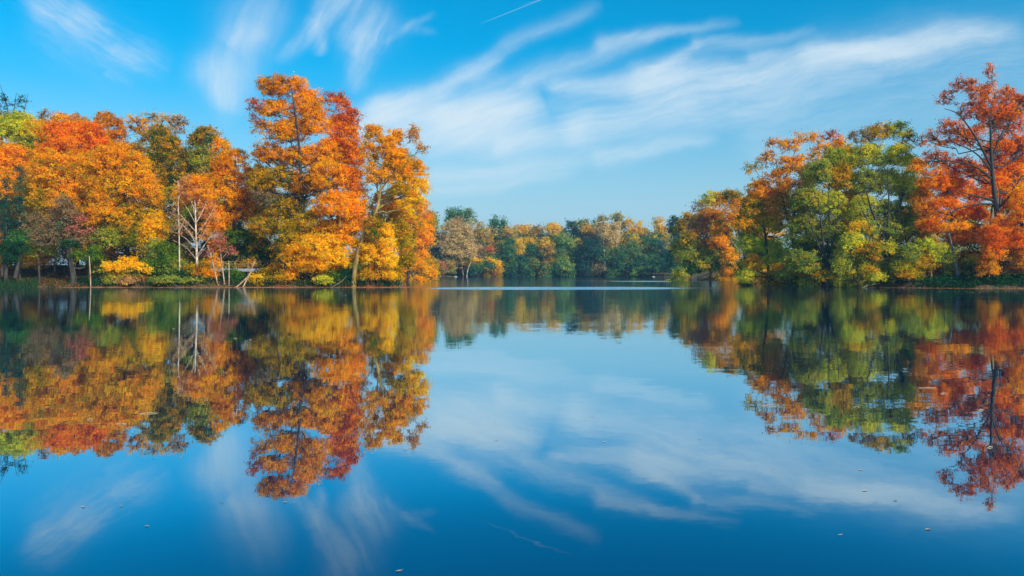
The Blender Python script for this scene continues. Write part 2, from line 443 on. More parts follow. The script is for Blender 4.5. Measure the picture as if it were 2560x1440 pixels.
def mass(name, label, boxes, size_d, kind='stuff', per=22, seed=3, cat=None):
    """uncountable leafage: boxes of (px0, px1, z0, z1, d0, d1, n, palette)"""
    r = np.random.default_rng(seed); V = []; C = []; nq = 0
    for (p0, p1, z0, z1, d0, d1, n, p) in boxes:
        dd = r.uniform(d0, d1, n); px = r.uniform(p0, p1, n)
        x = (px-1280)/F*dd
        hgt = (z1-z0)*(.78+.22*np.sin(x*.5+p0)*np.sin(x*.21))
        z = np.maximum(ground(x, dd), 0)+z0+hgt*r.uniform(0, 1, n)**1.15
        keep = inland(x, dd) > .1
        cc = np.stack([x, dd, z], -1)[keep]
        if not len(cc): continue
        P, w = PAL[p]; cols = P[r.choice(len(P), len(cc), p=w)]*r.uniform(.75, 1.1, (len(cc), 1))
        cr = .0075*size_d*r.uniform(.6, 1.2, len(cc))
        v, q, k = leaf_cloud(cc, cr, per, .0031*size_d, cols, np.array([x.mean(), dd.mean(), -5]), .55, r)
        V.append(v); C.append(q); nq += k
    o = obj(name, quad_mesh(name, np.concatenate(V), nq, LEAF, np.concatenate(C)))
    props(o, label, cat, None, kind)
    return o

# ================================================================== the setting
make_ground()
make_water()

# ------------------------------------------------------------------ left bank, back row
BL = 'broadleaf_tree'
tree('bare_tree', 'nearly leafless dark tree at the top left corner, upright twigs against the sky', 124, 25,
     [(8, 260, 40, 42, 'bluegreen', .10), (52, 262, 14, 30, 'bluegreen', .12), (30, 300, 40, 30, 'olive', .3)], 'bluegreen', rad=.3, twigs=1, twig_r=1.5,
     fan=[([(25, 330), (20, 260), (2, 208)], .1, .02), ([(25, 330), (38, 270), (45, 232)], .1, .02), ([(45, 340), (58, 280), (68, 232)], .1, .02)])
tree(BL, 'yellow-green tree with a rounded crown at the left edge, below the leafless twigs', 118, 40,
     [(0, 330, 55, 48), (50, 318, 42, 38), (85, 345, 40, 45), (70, 400, 50, 45, 'olivegreen'), (10, 400, 60, 50), (90, 330, 26, 30, 'gold')], 'lime', rad=.35)
tree(BL, 'bright orange tree at the very left edge, in front of the yellow-green one', 110, 10,
     [(-10, 405, 50, 50), (40, 400, 42, 40), (70, 430, 30, 35), (10, 470, 70, 55, 'gold'), (60, 520, 50, 60, 'olive')], 'orange', rad=.35)
tree(BL, 'small tan twiggy tree top, farthest left of those above the red-orange dome', 124, 110,
     [(107, 292, 20, 24, None, .5), (118, 330, 26, 30)], 'rust', rad=.22, twigs=1)
tree(BL, 'thin pinkish-tan tree top just above the middle of the red-orange dome', 124, 195,
     [(193, 296, 26, 17, None, .5), (150, 300, 26, 16, 'orange'), (190, 335, 36, 34)], 'tan', rad=.25, twigs=1)
tree(BL, 'dark rust-brown round-topped tree right of the red-orange dome', 121, 280,
     [(255, 300, 24, 26), (285, 325, 36, 36), (275, 370, 40, 40), (300, 400, 40, 50)], 'rust', rad=.3, dens=.9)
tree(BL, 'red-orange domed tree, the reddest crown on the far left of the wood', 115, 180,
     [(140, 335, 44, 34), (190, 325, 42, 30), (232, 340, 40, 36), (180, 375, 80, 45), (250, 375, 32, 40), (120, 390, 40, 50, 'orange')], 'redorange', rad=.4)
tree(BL, 'wide thin-leaved tree with a lacy see-through crown, between the rust-brown and the yellow-olive crowns', 125, 400,
     [(348, 322, 34, 38, 'orange', .45), (395, 306, 54, 32, 'gold', .42), (448, 322, 36, 34, 'tan', .42), (375, 365, 50, 45, 'olive', .6)],
     'tan', rad=.35, twigs=1, twig_r=1.3)
tree(BL, 'yellow-olive tree directly left of the green-and-gold one, in front of the lacy crown', 118, 420,
     [(405, 350, 32, 34), (430, 375, 42, 42), (395, 410, 40, 45), (445, 430, 45, 55), (400, 470, 50, 60)], 'goldgreen', rad=.35, dens=.95)
tree(BL, 'green tree turning gold on its right side, nearest such crown to the tall orange group', 117, 515,
     [(490, 355, 28, 32, 'goldgreen'), (520, 345, 36, 30, 'goldgreen'), (550, 370, 26, 34, 'gold'), (505, 405, 44, 46, 'olivegreen'), (560, 420, 28, 40, 'gold'), (520, 470, 60, 50, 'olive')],
     'goldgreen', rad=.35)
tree(BL, 'rusty brown tree with dark forked limbs between the green-gold tree and the tall orange group', 106, 590,
     [(592, 398, 30, 26, 'orange', .75), (565, 430, 40, 42, 'rust'), (615, 455, 36, 44, 'orange'), (560, 490, 46, 50, 'gold'), (610, 530, 50, 55, 'rust'), (550, 550, 40, 50, 'orange')], 'rust', rad=.3, skirt='gold',
     fan=[([(590, 640), (598, 560), (620, 470)], .12, .03), ([(590, 640), (578, 560), (565, 480)], .12, .03)])
tree(BL, 'orange-yellow tree peeping out behind the left edge of the tall orange group', 113, 660,
     [(655, 440, 24, 26), (665, 480, 34, 36, 'orange'), (650, 520, 40, 45, 'gold'), (690, 560, 50, 50, 'olive')], 'orange', rad=.25)

# ------------------------------------------------------------------ left bank, middle row
tree(BL, 'broad golden tree below the red-orange dome, left of the two big golden crowns', 107, 172,
     [(130, 430, 54, 50, 'gold'), (190, 425, 60, 50, 'gold'), (100, 500, 50, 55, 'olive'), (170, 500, 70, 60), (215, 490, 50, 60), (120, 560, 60, 50, 'olive'), (190, 570, 60, 50, 'goldgreen')],
     'gold', rad=.45, trunk=[(178, 690), (172, 620), (160, 520), (150, 440)])
tree(BL, 'broad glowing orange-gold domed tree beside the thin-leaved trees, right of the two big golden crowns', 104, 330,
     [(285, 400, 60, 38, 'orange'), (345, 425, 50, 45, 'gold'), (255, 450, 50, 50), (320, 470, 70, 50), (375, 490, 38, 50), (280, 530, 60, 55, 'gold'), (340, 560, 60, 50, 'olive'), (385, 560, 36, 50, 'goldgreen'), (290, 600, 50, 40, 'olivegreen')],
     'gold', rad=.45)
tree(BL, 'yellow tree with hanging sprays between the right golden dome and the white birch', 102, 345,
     [(370, 590, 36, 40, 'yellow'), (395, 560, 24, 36, 'yellow'), (340, 600, 28, 32, 'goldgreen'), (400, 640, 40, 45, 'olivegreen')], 'yellow', rad=.14,
     trunk=[(340, 690), (342, 640), (350, 590)], bark=BARK_OLIVE)
tree(BL, 'low green tree under the golden crowns, left of the pale birch stems', 100, 420,
     [(420, 640, 36, 40), (390, 670, 34, 28), (440, 670, 30, 28, 'olivegreen')], 'green', rad=.15)
tree('conifer_tree', 'narrow dark blue-green conifer, leftmost of the two spires at the left edge', 102.5, 12,
     [(14, 465, 5, 22), (13, 510, 9, 30), (12, 560, 13, 36), (12, 610, 16, 34)], 'bluegreen', rad=.15, per=20, leaf=.8, rc=.6, limbs=False)
tree('conifer_tree', 'narrow dark blue-green conifer, right of the two spires at the left edge', 103, 50,
     [(50, 430, 4, 20), (50, 470, 8, 30), (51, 520, 13, 36), (52, 575, 17, 36), (52, 615, 20, 30)], 'bluegreen', rad=.15, per=20, leaf=.8, rc=.6, limbs=False)
tree(BL, 'hazy pinkish-grey tree standing in front of the golden crowns near the left edge', 101, 215,
     [(165, 520, 30, 34, 'mauve', .55), (150, 560, 50, 40, 'mauve', .7), (195, 565, 36, 36, 'pink', .45), (130, 600, 50, 30, 'mauve', .7), (195, 605, 34, 26, 'mauve', .6)], 'mauve',
     rad=.12, twigs=1, trunk=[(222, 700), (218, 650), (190, 600), (170, 540)])
tree(BL, 'grey-green shaded tree under the conifers, with drooping pale leaves', 102, 95,
     [(85, 560, 40, 36, 'mauve', .6), (60, 600, 46, 34, 'teal', .7), (100, 625, 40, 28, 'olivegreen', .8), (240, 600, 30, 34, 'mauve', .5)], 'teal', rad=.2,
     trunk=[(98, 690), (96, 640), (90, 580)])
tree(BL, 'black-trunked tree at the left edge with twin stems under a dark crown', 99.5, 15,
     [(12, 628, 34, 24), (48, 620, 24, 18), (30, 650, 20, 12)], 'dark', rad=.32, trunk=[(14, 690), (17, 660), (20, 625)], bark=BARK,
     fan=[([(38, 696), (42, 660), (46, 620)], .3, .14), ([(5, 690), (2, 650), (2, 620)], .16, .1)])
tree(BL, 'thick dark leaning trunk on the left lawn with a dark green crown', 99.5, 183,
     [(168, 612, 22, 12), (190, 640, 20, 14, 'green'), (235, 640, 24, 26, 'green')], 'dark', rad=.48, trunk=[(184, 690), (176, 655), (166, 615)], bark=BARK,
     fan=[([(186, 685), (180, 650), (180, 620)], .22, .16)])
tree(BL, 'slim pale-stemmed tree behind the left lawn, beside the thick dark trunk', 112, 138,
     [(140, 600, 26, 22)], 'olive', rad=.16, trunk=[(137, 664), (138, 640), (137, 610)], bark=BARK_TAN,
     fan=[([(128, 664), (127, 640), (128, 620)], .08, .05)])
tree(BL, 'dark green shade tree between the rusty tree and the footbridge', 107, 615,
     [(600, 600, 50, 30, 'green'), (640, 615, 46, 26, 'dark'), (575, 625, 30, 28, 'dark'), (620, 640, 44, 20, 'green')], 'dark', rad=.3)
tree(BL, 'yellow-leaved young tree behind the footbridge under the dark shade tree', 110.5, 680,
     [(672, 645, 26, 20), (640, 650, 18, 12), (705, 640, 20, 20)], 'yellow', rad=.1, fan=[([(680, 668), (676, 650), (668, 632)], .05, .03)])

# ------------------------------------------------------------------ birches and pale stems
tree('birch_tree', 'white-stemmed birch with fanned white boughs and thin orange leaves, right of the two birches', 99.2, 490,
     [(470, 462, 40, 30, 'peach', .85), (508, 475, 34, 42, 'orange', .7), (480, 490, 34, 40, 'peach', .8), (518, 530, 24, 40, 'peach', .75), (450, 500, 26, 40, 'orange', .35), (455, 570, 30, 34, 'tan', .28), (512, 590, 26, 30, 'peach', .35), (465, 625, 26, 24, 'mauve', .3)],
     'orange', rad=.19, bark=BARK_PALE, trunk=[(493, 665), (491, 610), (489, 550), (487, 500), (486, 465)], twigs=.35, limbs=False, push=1.0, skirt=None, flat_trunk=True,
     fan=[([(489, 560), (462, 510), (410, 478)], .038, .014), ([(488, 545), (475, 495), (470, 445)], .034, .012), ([(490, 600), (455, 560), (410, 538)], .034, .012), ([(489, 560), (510, 520), (522, 470)], .06, .02),
          ([(490, 590), (520, 545), (534, 510)], .045, .016), ([(491, 625), (462, 592), (420, 575)], .045, .016), ([(492, 640), (520, 600), (542, 570)], .06, .02), ([(488, 525), (464, 478), (436, 450)], .06, .02),
          ([(490, 580), (450, 535), (418, 505)], .05, .015), ([(488, 535), (500, 490), (505, 440)], .05, .015), ([(491, 610), (470, 575), (440, 548)], .04, .012), ([(491, 615), (515, 575), (530, 548)], .04, .012), ([(492, 650), (465, 615), (432, 600)], .05, .015), ([(492, 645), (512, 620), (535, 610)], .04, .015)])
tree('birch_tree', 'slim white birch stem with a few twigs, left of the two birches', 98.9, 447,
     [(442, 480, 14, 22, 'orange', .3), (438, 560, 16, 34, 'tan', .2)], 'orange', rad=.12, bark=BARK_PALE, trunk=[(449, 662), (448, 600), (446, 520), (445, 452)], twigs=.3, limbs=False, skirt=None, flat_trunk=True,
     fan=[([(446, 530), (436, 505), (424, 490)], .04, .015), ([(447, 580), (458, 556), (464, 540)], .04, .015), ([(446, 500), (452, 480), (456, 462)], .04, .015)])
tree('shrubby_tree', 'small pink twiggy tree on two long pale stems at the water edge', 97.6, 556,
     [(548, 608, 20, 20, None, .45), (568, 625, 20, 16, None, .5), (528, 632, 18, 14, None, .45), (550, 588, 12, 12, None, .35)], 'pink', rad=.12,
     trunk=[(562, 716), (556, 670), (551, 630), (548, 590)], bark=BARK_TAN, twigs=1, twig_r=.7,
     fan=[([(546, 717), (538, 680), (529, 640), (520, 615)], .11, .03)])

# ------------------------------------------------------------------ the tall orange group
tree(BL, 'tallest orange tree of the left bank, dark trunk and sky showing through its top', 100, 765,
     [(660, 215, 26, 26, 'orange', .62), (700, 225, 40, 36, 'rust', .75), (745, 215, 28, 26, 'orange', .8), (640, 265, 28, 24, 'crimson', .42), (690, 275, 50, 34, 'orange', .7), (765, 255, 42, 42, 'orange', .9),
      (660, 325, 34, 26, 'rust', .55), (720, 335, 58, 42, 'orange', .8), (790, 315, 40, 52, 'orange'), (680, 390, 48, 36, 'rust', .7), (750, 400, 66, 44, 'orange', .9), (815, 395, 36, 50, 'orange'),
      (648, 400, 26, 40, 'rust', .45), (655, 460, 34, 36, 'olive', .6), (640, 300, 20, 20, 'crimson', .4), (700, 455, 56, 38, 'olive', .75), (770, 470, 60, 44, 'rust', .85), (720, 520, 60, 40, 'olive', .8)],
     'orange', rad=.42, dens=1.3, push=1.8, trunk=[(772, 690), (760, 600), (757, 520), (753, 430), (745, 330), (730, 230)], twigs=.8,
     fan=[([(757, 430), (725, 408), (682, 412)], .12, .03), ([(755, 420), (790, 400), (820, 350)], .12, .03), ([(756, 450), (722, 440), (700, 390), (670, 330)], .1, .02)])
tree(BL, 'red tree just behind the right shoulder of the tallest orange tree', 103, 848,
     [(815, 245, 26, 18, 'crimson', .55), (850, 262, 30, 30, None, .7), (878, 300, 26, 32, None, .8), (845, 310, 42, 34, 'redorange', .85), (865, 350, 40, 38, 'redorange'), (880, 395, 34, 40, 'redorange'), (835, 385, 42, 42, 'redorange')],
     'red', rad=.3, twigs=.9, push=1.0, trunk=[(850, 690), (845, 560), (840, 470), (850, 380), (848, 290)])
tree(BL, 'dense orange tree in the right half of the tall group, red-tinged above and gold below', 99, 848,
     [(820, 450, 60, 48, 'gold'), (875, 450, 38, 44, 'redorange'), (890, 505, 36, 44), (840, 520, 60, 50), (895, 560, 30, 40, 'orange'), (820, 585, 66, 48, 'gold'), (870, 600, 40, 40, 'gold')],
     'orange', rad=.3)
tree(BL, 'olive-brown tree with a slanting grey trunk at the left foot of the tall orange group', 101.5, 708,
     [(670, 500, 36, 36, 'mauve', .6), (700, 560, 50, 44, 'olive', .8), (650, 570, 34, 36, 'olive', .7), (720, 620, 46, 36, 'goldgreen', .8)], 'olive', rad=.34,
     trunk=[(712, 700), (708, 640), (702, 570), (694, 510), (692, 480)], bark=BARK_GREY, fan=[([(702, 560), (675, 520), (655, 500)], .1, .03)])
tree(BL, 'golden tree low in the tall group, with a dark leaning trunk reaching the water', 98.2, 762,
     [(770, 560, 52, 44, 'olive'), (800, 620, 60, 40, 'yellow'), (750, 640, 50, 36, 'gold'), (840, 650, 46, 34, 'yellow'), (790, 665, 60, 26, 'gold'), (730, 610, 34, 36, 'olive', .8)],
     'gold', rad=.24, trunk=[(760, 712), (772, 670), (780, 620), (785, 570)], fan=[([(758, 712), (750, 690), (742, 668)], .07, .03), ([(764, 712), (778, 685), (783, 650)], .1, .06)])
tree(BL, 'open gold-crowned tree on a long mossy trunk leaning right over the water', 97.6, 884,
     [(935, 335, 26, 28, None, .75), (925, 385, 24, 34, None, .6), (960, 370, 34, 34, None, .7), (990, 345, 24, 26, None, .75), (1035, 345, 22, 34, 'rust', .5), (1055, 375, 14, 24, 'rust', .4), (1000, 400, 34, 32, None, .75), (1040, 425, 26, 32, None, .85),
      (1045, 470, 32, 26, 'yellow'), (1000, 480, 40, 24, 'olive', 1), (965, 440, 32, 32, None, .7), (930, 440, 24, 36, None, .6), (1010, 440, 30, 30, None, .8), (1030, 500, 34, 22, 'yellow', .9), (985, 400, 36, 40, None, .7)],
     'gold', rad=.34, dens=1.35, bark=BARK_OLIVE, trunk=[(884, 690), (898, 610), (925, 560), (945, 520), (955, 450), (965, 380), (975, 340)], twigs=.8,
     fan=[([(945, 522), (975, 502), (1020, 490), (1050, 460)], .16, .04), ([(947, 515), (942, 440), (932, 360)], .13, .03), ([(950, 480), (985, 430), (1025, 370)], .1, .03), ([(945, 515), (968, 492), (1010, 478)], .08, .03)])
tree(BL, 'bright yellow bushy tree at the right tip of the left bank, under the leaning trunk', 97.8, 945,
     [(940, 580, 30, 40, 'goldgreen'), (965, 600, 26, 44, 'yellow'), (930, 640, 34, 34, 'yellow'), (970, 650, 26, 36, 'yellow'), (945, 685, 36, 24, 'gold'), (915, 690, 34, 20, 'olive'), (975, 692, 18, 14, 'yellow')],
     'yellow', rad=.2)
tree(BL, 'yellow-green tree filling in behind the leaning trunk', 104, 970,
     [(960, 515, 40, 34, 'gold'), (1005, 525, 34, 28, 'yellow'), (990, 560, 26, 40, 'olive'), (940, 560, 30, 34, 'gold')], 'gold', rad=.25)
tree(BL, 'small dark-foliaged tree at the foot of the leaning trunk', 98.5, 868,
     [(870, 690, 20, 20, 'dark'), (850, 660, 20, 24, 'olivegreen'), (890, 660, 16, 24, 'olivegreen')], 'olivegreen', rad=.18, fan=[([(868, 700), (866, 670), (872, 640)], .12, .06)])

# ------------------------------------------------------------------ behind the tip of the left bank
tree(BL, 'orange tree standing back round the point, upper one right of the bright yellow bush', 152, 1015,
     [(1000, 530, 34, 26, 'orange'), (1045, 520, 26, 26, 'gold'), (1030, 565, 40, 36, 'gold'), (1010, 610, 34, 40, 'goldgreen'), (1020, 650, 28, 30, 'orange')], 'orange', rad=.4)
tree(BL, 'vivid orange tree at the outer edge of the point, leaves hanging to the waterline', 172, 1050,
     [(1060, 555, 26, 30), (1065, 595, 22, 34), (1045, 600, 26, 40), (1055, 640, 20, 30), (1025, 660, 22, 20, 'redorange'), (1020, 640, 24, 30)], 'orange', rad=.4)
tree(BL, 'pale gold tree low on the outer shore of the point, fading into the haze', 230, 1070,
     [(1058, 655, 18, 26, 'gold', .8), (1080, 560, 12, 22, 'olive')], 'gold', rad=.3)

# ------------------------------------------------------------------ shrubs of the left bank
def shrub(label, d, base, lobes, p, name='shrub', **k):
    k.setdefault('rad', .07); k.setdefault('twigs', .2)
    return tree(name, label, d, base, lobes, p, cat='shrub', **k)
shrub('large bright yellow shrub on the left shore, the brightest bush by the water', 97.9, 315, [(315, 655, 26, 16), (290, 670, 30, 18), (340, 672, 34, 18), (310, 688, 60, 16, 'goldgreen')], 'yellow')
shrub('pale straw-coloured shrub trailing into the water below the bright yellow one', 97.4, 325, [(325, 702, 40, 10, 'tan', .7), (290, 700, 34, 12, 'olivegreen')], 'tan')
shrub('orange-brown shrub between the white birch and the pink twiggy tree', 98.6, 515, [(525, 688, 22, 16, 'orange'), (500, 680, 18, 16, 'rust')], 'orange')
shrub('dark brown-green shrub at the foot of the white birch', 98.8, 478, [(478, 678, 22, 18, 'olive'), (455, 690, 30, 14, 'dark')], 'olive')
shrub('low dark green shrub overhanging the water left of the pale stems', 97.9, 440, [(430, 700, 50, 10, 'olivegreen'), (400, 704, 34, 9, 'dark'), (485, 704, 40, 9, 'olivegreen')], 'dark')
shrub('small golden shrub at the water right of the fallen pale boughs', 97.7, 635, [(635, 700, 20, 14, 'yellow'), (650, 712, 16, 6, 'gold')], 'yellow')
shrub('yellow-olive shrub among bare stems below the slanting grey trunk', 98, 700, [(700, 698, 30, 16, 'olive'), (725, 690, 24, 20, 'gold')], 'olive')
shrub('fresh green shrub at the water below the dense orange tree', 97.8, 812, [(810, 700, 28, 14, 'lime'), (830, 692, 20, 16, 'green')], 'lime')
shrub('green shrub below the footbridge, behind the fallen pale boughs', 101, 590, [(585, 688, 26, 15, 'green'), (560, 692, 24, 12, 'dark')], 'green')
shrub('olive-gold shrub half hiding the right end of the footbridge', 100.5, 672, [(670, 684, 26, 17, 'olive'), (690, 672, 20, 16, 'gold')], 'olive')

# ------------------------------------------------------------------ right bank, set back
tree(BL, 'dark blue-green tree joining the far wood to the right bank', 250, 1690, [(1690, 570, 24, 30), (1700, 610, 26, 36), (1690, 650, 30, 30)], 'bluegreen', rad=.4)
tree(BL, 'yellow-topped tree with grey twigs on its left, at the foot of the rising right wood', 178, 1775,
     [(1778, 505, 28, 24, 'lime'), (1748, 520, 22, 22, 'mauve', .5), (1802, 500, 22, 20, 'gold'), (1720, 560, 26, 30, 'olive'), (1770, 545, 40, 26, 'gold')], 'gold', rad=.35, twigs=1)
tree(BL, 'hazy rust-coloured tree with dark arching boughs on the set-back right shore', 168, 1850,
     [(1745, 575, 36, 36, 'peach'), (1780, 565, 44, 42, 'rust'), (1810, 600, 32, 36, 'olive', .8), (1760, 620, 34, 30, 'peach', .8), (1795, 630, 32, 26, 'olive', .8)], 'rust', rad=.3,
     fan=[([(1858, 690), (1825, 620), (1785, 555)], .22, .05), ([(1850, 690), (1805, 630), (1765, 590)], .2, .05), ([(1862, 690), (1850, 640), (1820, 590)], .2, .06)])
tree(BL, 'orange tree with a flattened top above the hazy rust-coloured one', 160, 1880,
     [(1830, 490, 30, 18, 'goldgreen'), (1850, 515, 40, 26, 'gold'), (1890, 505, 36, 26, 'orange'), (1835, 550, 36, 28, 'gold'), (1885, 550, 40, 34, 'gold')], 'orange', rad=.4)
tree(BL, 'broad dull green tree hanging low over the set-back right shore', 164, 1730,
     [(1720, 610, 34, 36, 'goldgreen'), (1725, 640, 34, 30, 'olivegreen'), (1765, 650, 40, 34, 'olivegreen'), (1735, 675, 36, 16, 'teal'), (1795, 665, 24, 24, 'teal')], 'olivegreen', rad=.3)
tree(BL, 'yellow-green tree with a straight blue-grey trunk where the right shore steps forward', 124, 1930,
     [(1870, 590, 36, 30, 'goldgreen'), (1915, 580, 36, 36, 'gold'), (1880, 625, 36, 26, 'olivegreen'), (1925, 630, 36, 30, 'green'), (1860, 655, 16, 8, 'yellow')], 'goldgreen', rad=.3, skirt='olivegreen',
     trunk=[(1937, 705), (1932, 650), (1928, 600)], bark=BARK_GREY)
shrub('rust-orange shrub low at the water on the set-back right shore', 163, 1815, [(1812, 675, 16, 12, 'rust'), (1825, 690, 16, 6, 'redorange')], 'rust', rad=.1)
shrub('yellow-green shrub tucked in the corner where the right shore steps forward', 140, 1890, [(1892, 670, 18, 14, 'lime'), (1900, 688, 16, 10, 'olivegreen')], 'lime', rad=.1)

# ------------------------------------------------------------------ right bank, front
tree(BL, 'gold-leaved tree filling in low behind the airy orange tree', 107.5, 1925,
     [(1900, 480, 36, 34, 'orange'), (1945, 500, 36, 34, 'gold'), (1880, 530, 34, 36, 'goldgreen'), (1930, 550, 40, 36, 'gold'), (1985, 540, 34, 40, 'olive')], 'gold', rad=.3, skirt='lime')
tree(BL, 'yellow-olive tree behind the gap between the two tall green trees', 110, 2125,
     [(2125, 400, 30, 34, 'olive'), (2110, 460, 34, 40, 'olivegreen'), (2140, 500, 36, 40, 'olive'), (2120, 550, 40, 36, 'lime')], 'olivegreen', rad=.3)
tree(BL, 'orange-gold tree showing behind the join of the lime-green and the red crowns', 108, 2300,
     [(2290, 420, 30, 34, 'gold'), (2300, 480, 34, 40, 'orange'), (2285, 540, 34, 36, 'olive')], 'gold', rad=.3)
tree(BL, 'orange tree with airy crown and dark limbs, first tall one on the right bank', 107, 1960,
     [(1880, 425, 26, 26, 'olive', .36), (1925, 400, 30, 30, 'rust', .55), (1935, 360, 26, 18, 'rust', .55), (1970, 370, 34, 26, 'orange', .62), (2000, 350, 22, 18, 'orange', .6), (1975, 420, 44, 36, 'orange', .7), (1935, 450, 36, 30, 'rust', .65), (1970, 480, 40, 36, 'gold', .8), (1930, 510, 36, 36, 'orange', .8)],
     'orange', rad=.3, twigs=1, trunk=[(1985, 700), (1985, 600), (1965, 530), (1950, 460), (1940, 400)],
     fan=[([(1960, 520), (1925, 465), (1890, 440)], .12, .03), ([(1952, 470), (1975, 420), (1990, 370)], .12, .03)])
tree(BL, 'thin rust-topped tree standing behind, between the airy orange tree and the lime-green one', 108, 2070,
     [(2035, 350, 22, 20, 'orange', .65), (2078, 340, 24, 18, 'crimson', .5), (2060, 375, 34, 26, 'orange', .6), (2100, 365, 26, 22, 'orange', .7), (2040, 400, 26, 26, 'gold', .6), (2085, 410, 40, 34, 'olive', .8)],
     'orange', rad=.28, twigs=1)
tree(BL, 'tall grey-green willow-like tree left of the lime-green one', 99.5, 2060,
     [(2095, 395, 34, 30, 'lime', .8), (2040, 440, 44, 38, 'olivegreen', .85), (2090, 450, 40, 40, 'olive', .85), (2015, 500, 40, 42, 'olivegreen', .85), (2070, 515, 50, 46, 'lime'), (2010, 570, 42, 44, 'olivegreen'), (2070, 585, 50, 40, 'olivegreen'), (2040, 640, 60, 34, 'green')],
     'olivegreen', rad=.3, twigs=.8, dens=1.45, push=2.6, skirt='olivegreen', trunk=[(2065, 705), (2062, 640), (2055, 580), (2045, 500)],
     fan=[([(2065, 660), (2095, 570), (2100, 480)], .13, .03), ([(2062, 650), (2030, 570), (2010, 500)], .12, .03), ([(2070, 640), (2075, 560), (2070, 470)], .1, .03)])
tree(BL, 'big lime-green tree with dark branching limbs, next to the red tree', 98, 2220,
     [(2150, 345, 30, 26, 'mauve', .5), (2195, 335, 34, 28, 'olive', .7), (2245, 330, 30, 24, 'lime', .7), (2270, 350, 22, 26, 'mauve', .5), (2175, 395, 50, 40, 'lime', .9), (2240, 395, 44, 42, 'lime'), (2160, 460, 44, 44, 'olivegreen', .85), (2225, 460, 54, 46, 'lime', .9),
      (2265, 480, 26, 50, 'lime'), (2150, 530, 44, 40, 'lime', .8), (2215, 540, 54, 44, 'olivegreen', .85), (2260, 560, 36, 44, 'olivegreen')],
     'lime', rad=.36, twigs=.9, dens=1.3, push=2.6, skirt='olivegreen', trunk=[(2222, 705), (2218, 620), (2200, 570), (2175, 520), (2165, 470)],
     fan=[([(2215, 610), (2222, 520), (2215, 420)], .16, .04), ([(2205, 580), (2170, 555), (2145, 500)], .14, .04), ([(2218, 600), (2245, 540), (2255, 470)], .14, .04), ([(2210, 590), (2185, 575), (2160, 565)], .08, .03)])
tree(BL, 'yellow tree low in front of the two green trees, mid right bank', 97.5, 2145,
     [(2150, 575, 30, 26, 'yellow', .9), (2125, 610, 34, 30, 'lime'), (2165, 630, 38, 36, 'goldgreen'), (2110, 650, 34, 30, 'olivegreen')], 'lime', rad=.14)
tree(BL, 'rounded yellow-green shrubby tree left of the leaning dead trunk', 94.5, 2330,
     [(2315, 620, 30, 26, 'lime'), (2345, 640, 34, 30, 'lime'), (2310, 660, 30, 24, 'olive'), (2275, 640, 26, 36, 'olivegreen')], 'lime', rad=.12, twigs=.4,
     fan=[([(2325, 700), (2332, 650), (2338, 610)], .05, .02)], bark=BARK_OLIVE)
tree(BL, 'tall red tree with a thick dark trunk and bare lower limbs at the right edge', 92.5, 2503,
     [(2476, 185, 16, 26, None, .6), (2470, 245, 24, 50, None, .7), (2440, 265, 28, 44, 'red', .55), (2512, 285, 26, 50, None, .7), (2395, 350, 44, 34, 'red', .6), (2405, 215, 30, 26, 'crimson', .55), (2375, 245, 28, 28, 'crimson', .5), (2430, 220, 24, 28, 'red', .55), (2520, 240, 30, 32, None, .7), (2560, 265, 34, 40, None, .9),
      (2420, 285, 40, 34, 'crimson', .6), (2480, 300, 40, 40, None, .85), (2530, 310, 40, 40, None, .9), (2370, 325, 44, 30, 'red', .6), (2430, 350, 40, 34, 'red', .6), (2330, 350, 36, 28, 'red', .6), (2490, 370, 44, 34, None, .8), (2550, 370, 40, 40),
      (2350, 400, 46, 32, 'red', .6), (2410, 430, 50, 36, 'red', .8), (2550, 440, 44, 40, 'redorange')],
     'red', rad=.5, twigs=1, twig_r=1.3, dens=1.0, push=3.2, trunk=[(2503, 700), (2502, 640), (2495, 560), (2488, 500), (2480, 430), (2477, 360), (2475, 290)],
     fan=[([(2490, 510), (2445, 510), (2390, 520), (2345, 560)], .13, .03), ([(2488, 502), (2440, 490), (2400, 480)], .16, .04), ([(2482, 450), (2440, 412), (2370, 400), (2320, 405)], .14, .03),
          ([(2480, 420), (2440, 340), (2400, 280), (2365, 270)], .15, .03), ([(2497, 520), (2525, 490), (2556, 440)], .16, .06), ([(2478, 400), (2500, 330), (2540, 280)], .12, .03),
          ([(2480, 430), (2445, 380), (2380, 350), (2330, 350)], .12, .03), ([(2498, 515), (2505, 480), (2500, 455)], .07, .04), ([(2485, 470), (2450, 435), (2405, 455)], .09, .03)])
tree(BL, 'broad orange-red tree behind the red tree trunk, its skirt hanging over the undergrowth', 96.5, 2455,
     [(2340, 460, 50, 40, 'redorange'), (2400, 475, 56, 40, 'redorange'), (2310, 510, 34, 34, 'rust'), (2360, 530, 56, 40, 'redorange'), (2430, 540, 50, 40, 'red'), (2320, 570, 36, 22, 'redorange'), (2430, 590, 46, 34, 'red'), (2400, 590, 30, 36, 'orange'), (2480, 480, 54, 46, 'redorange'), (2550, 500, 54, 56, 'redorange'), (2500, 420, 50, 40, 'red', .8), (2560, 420, 40, 44, 'redorange')],
     'redorange', rad=.25, bark=BARK)
tree(BL, 'deep red-orange tree cut by the right edge, leaves hanging before the thick trunk', 91, 2600,
     [(2470, 590, 34, 28, 'red'), (2510, 575, 40, 36, 'redorange'), (2550, 560, 40, 44, 'redorange'), (2500, 610, 46, 24, 'red'), (2550, 610, 40, 26, 'red'), (2560, 500, 30, 40, 'orange'), (2610, 540, 40, 70, 'red')],
     'redorange', rad=.3)
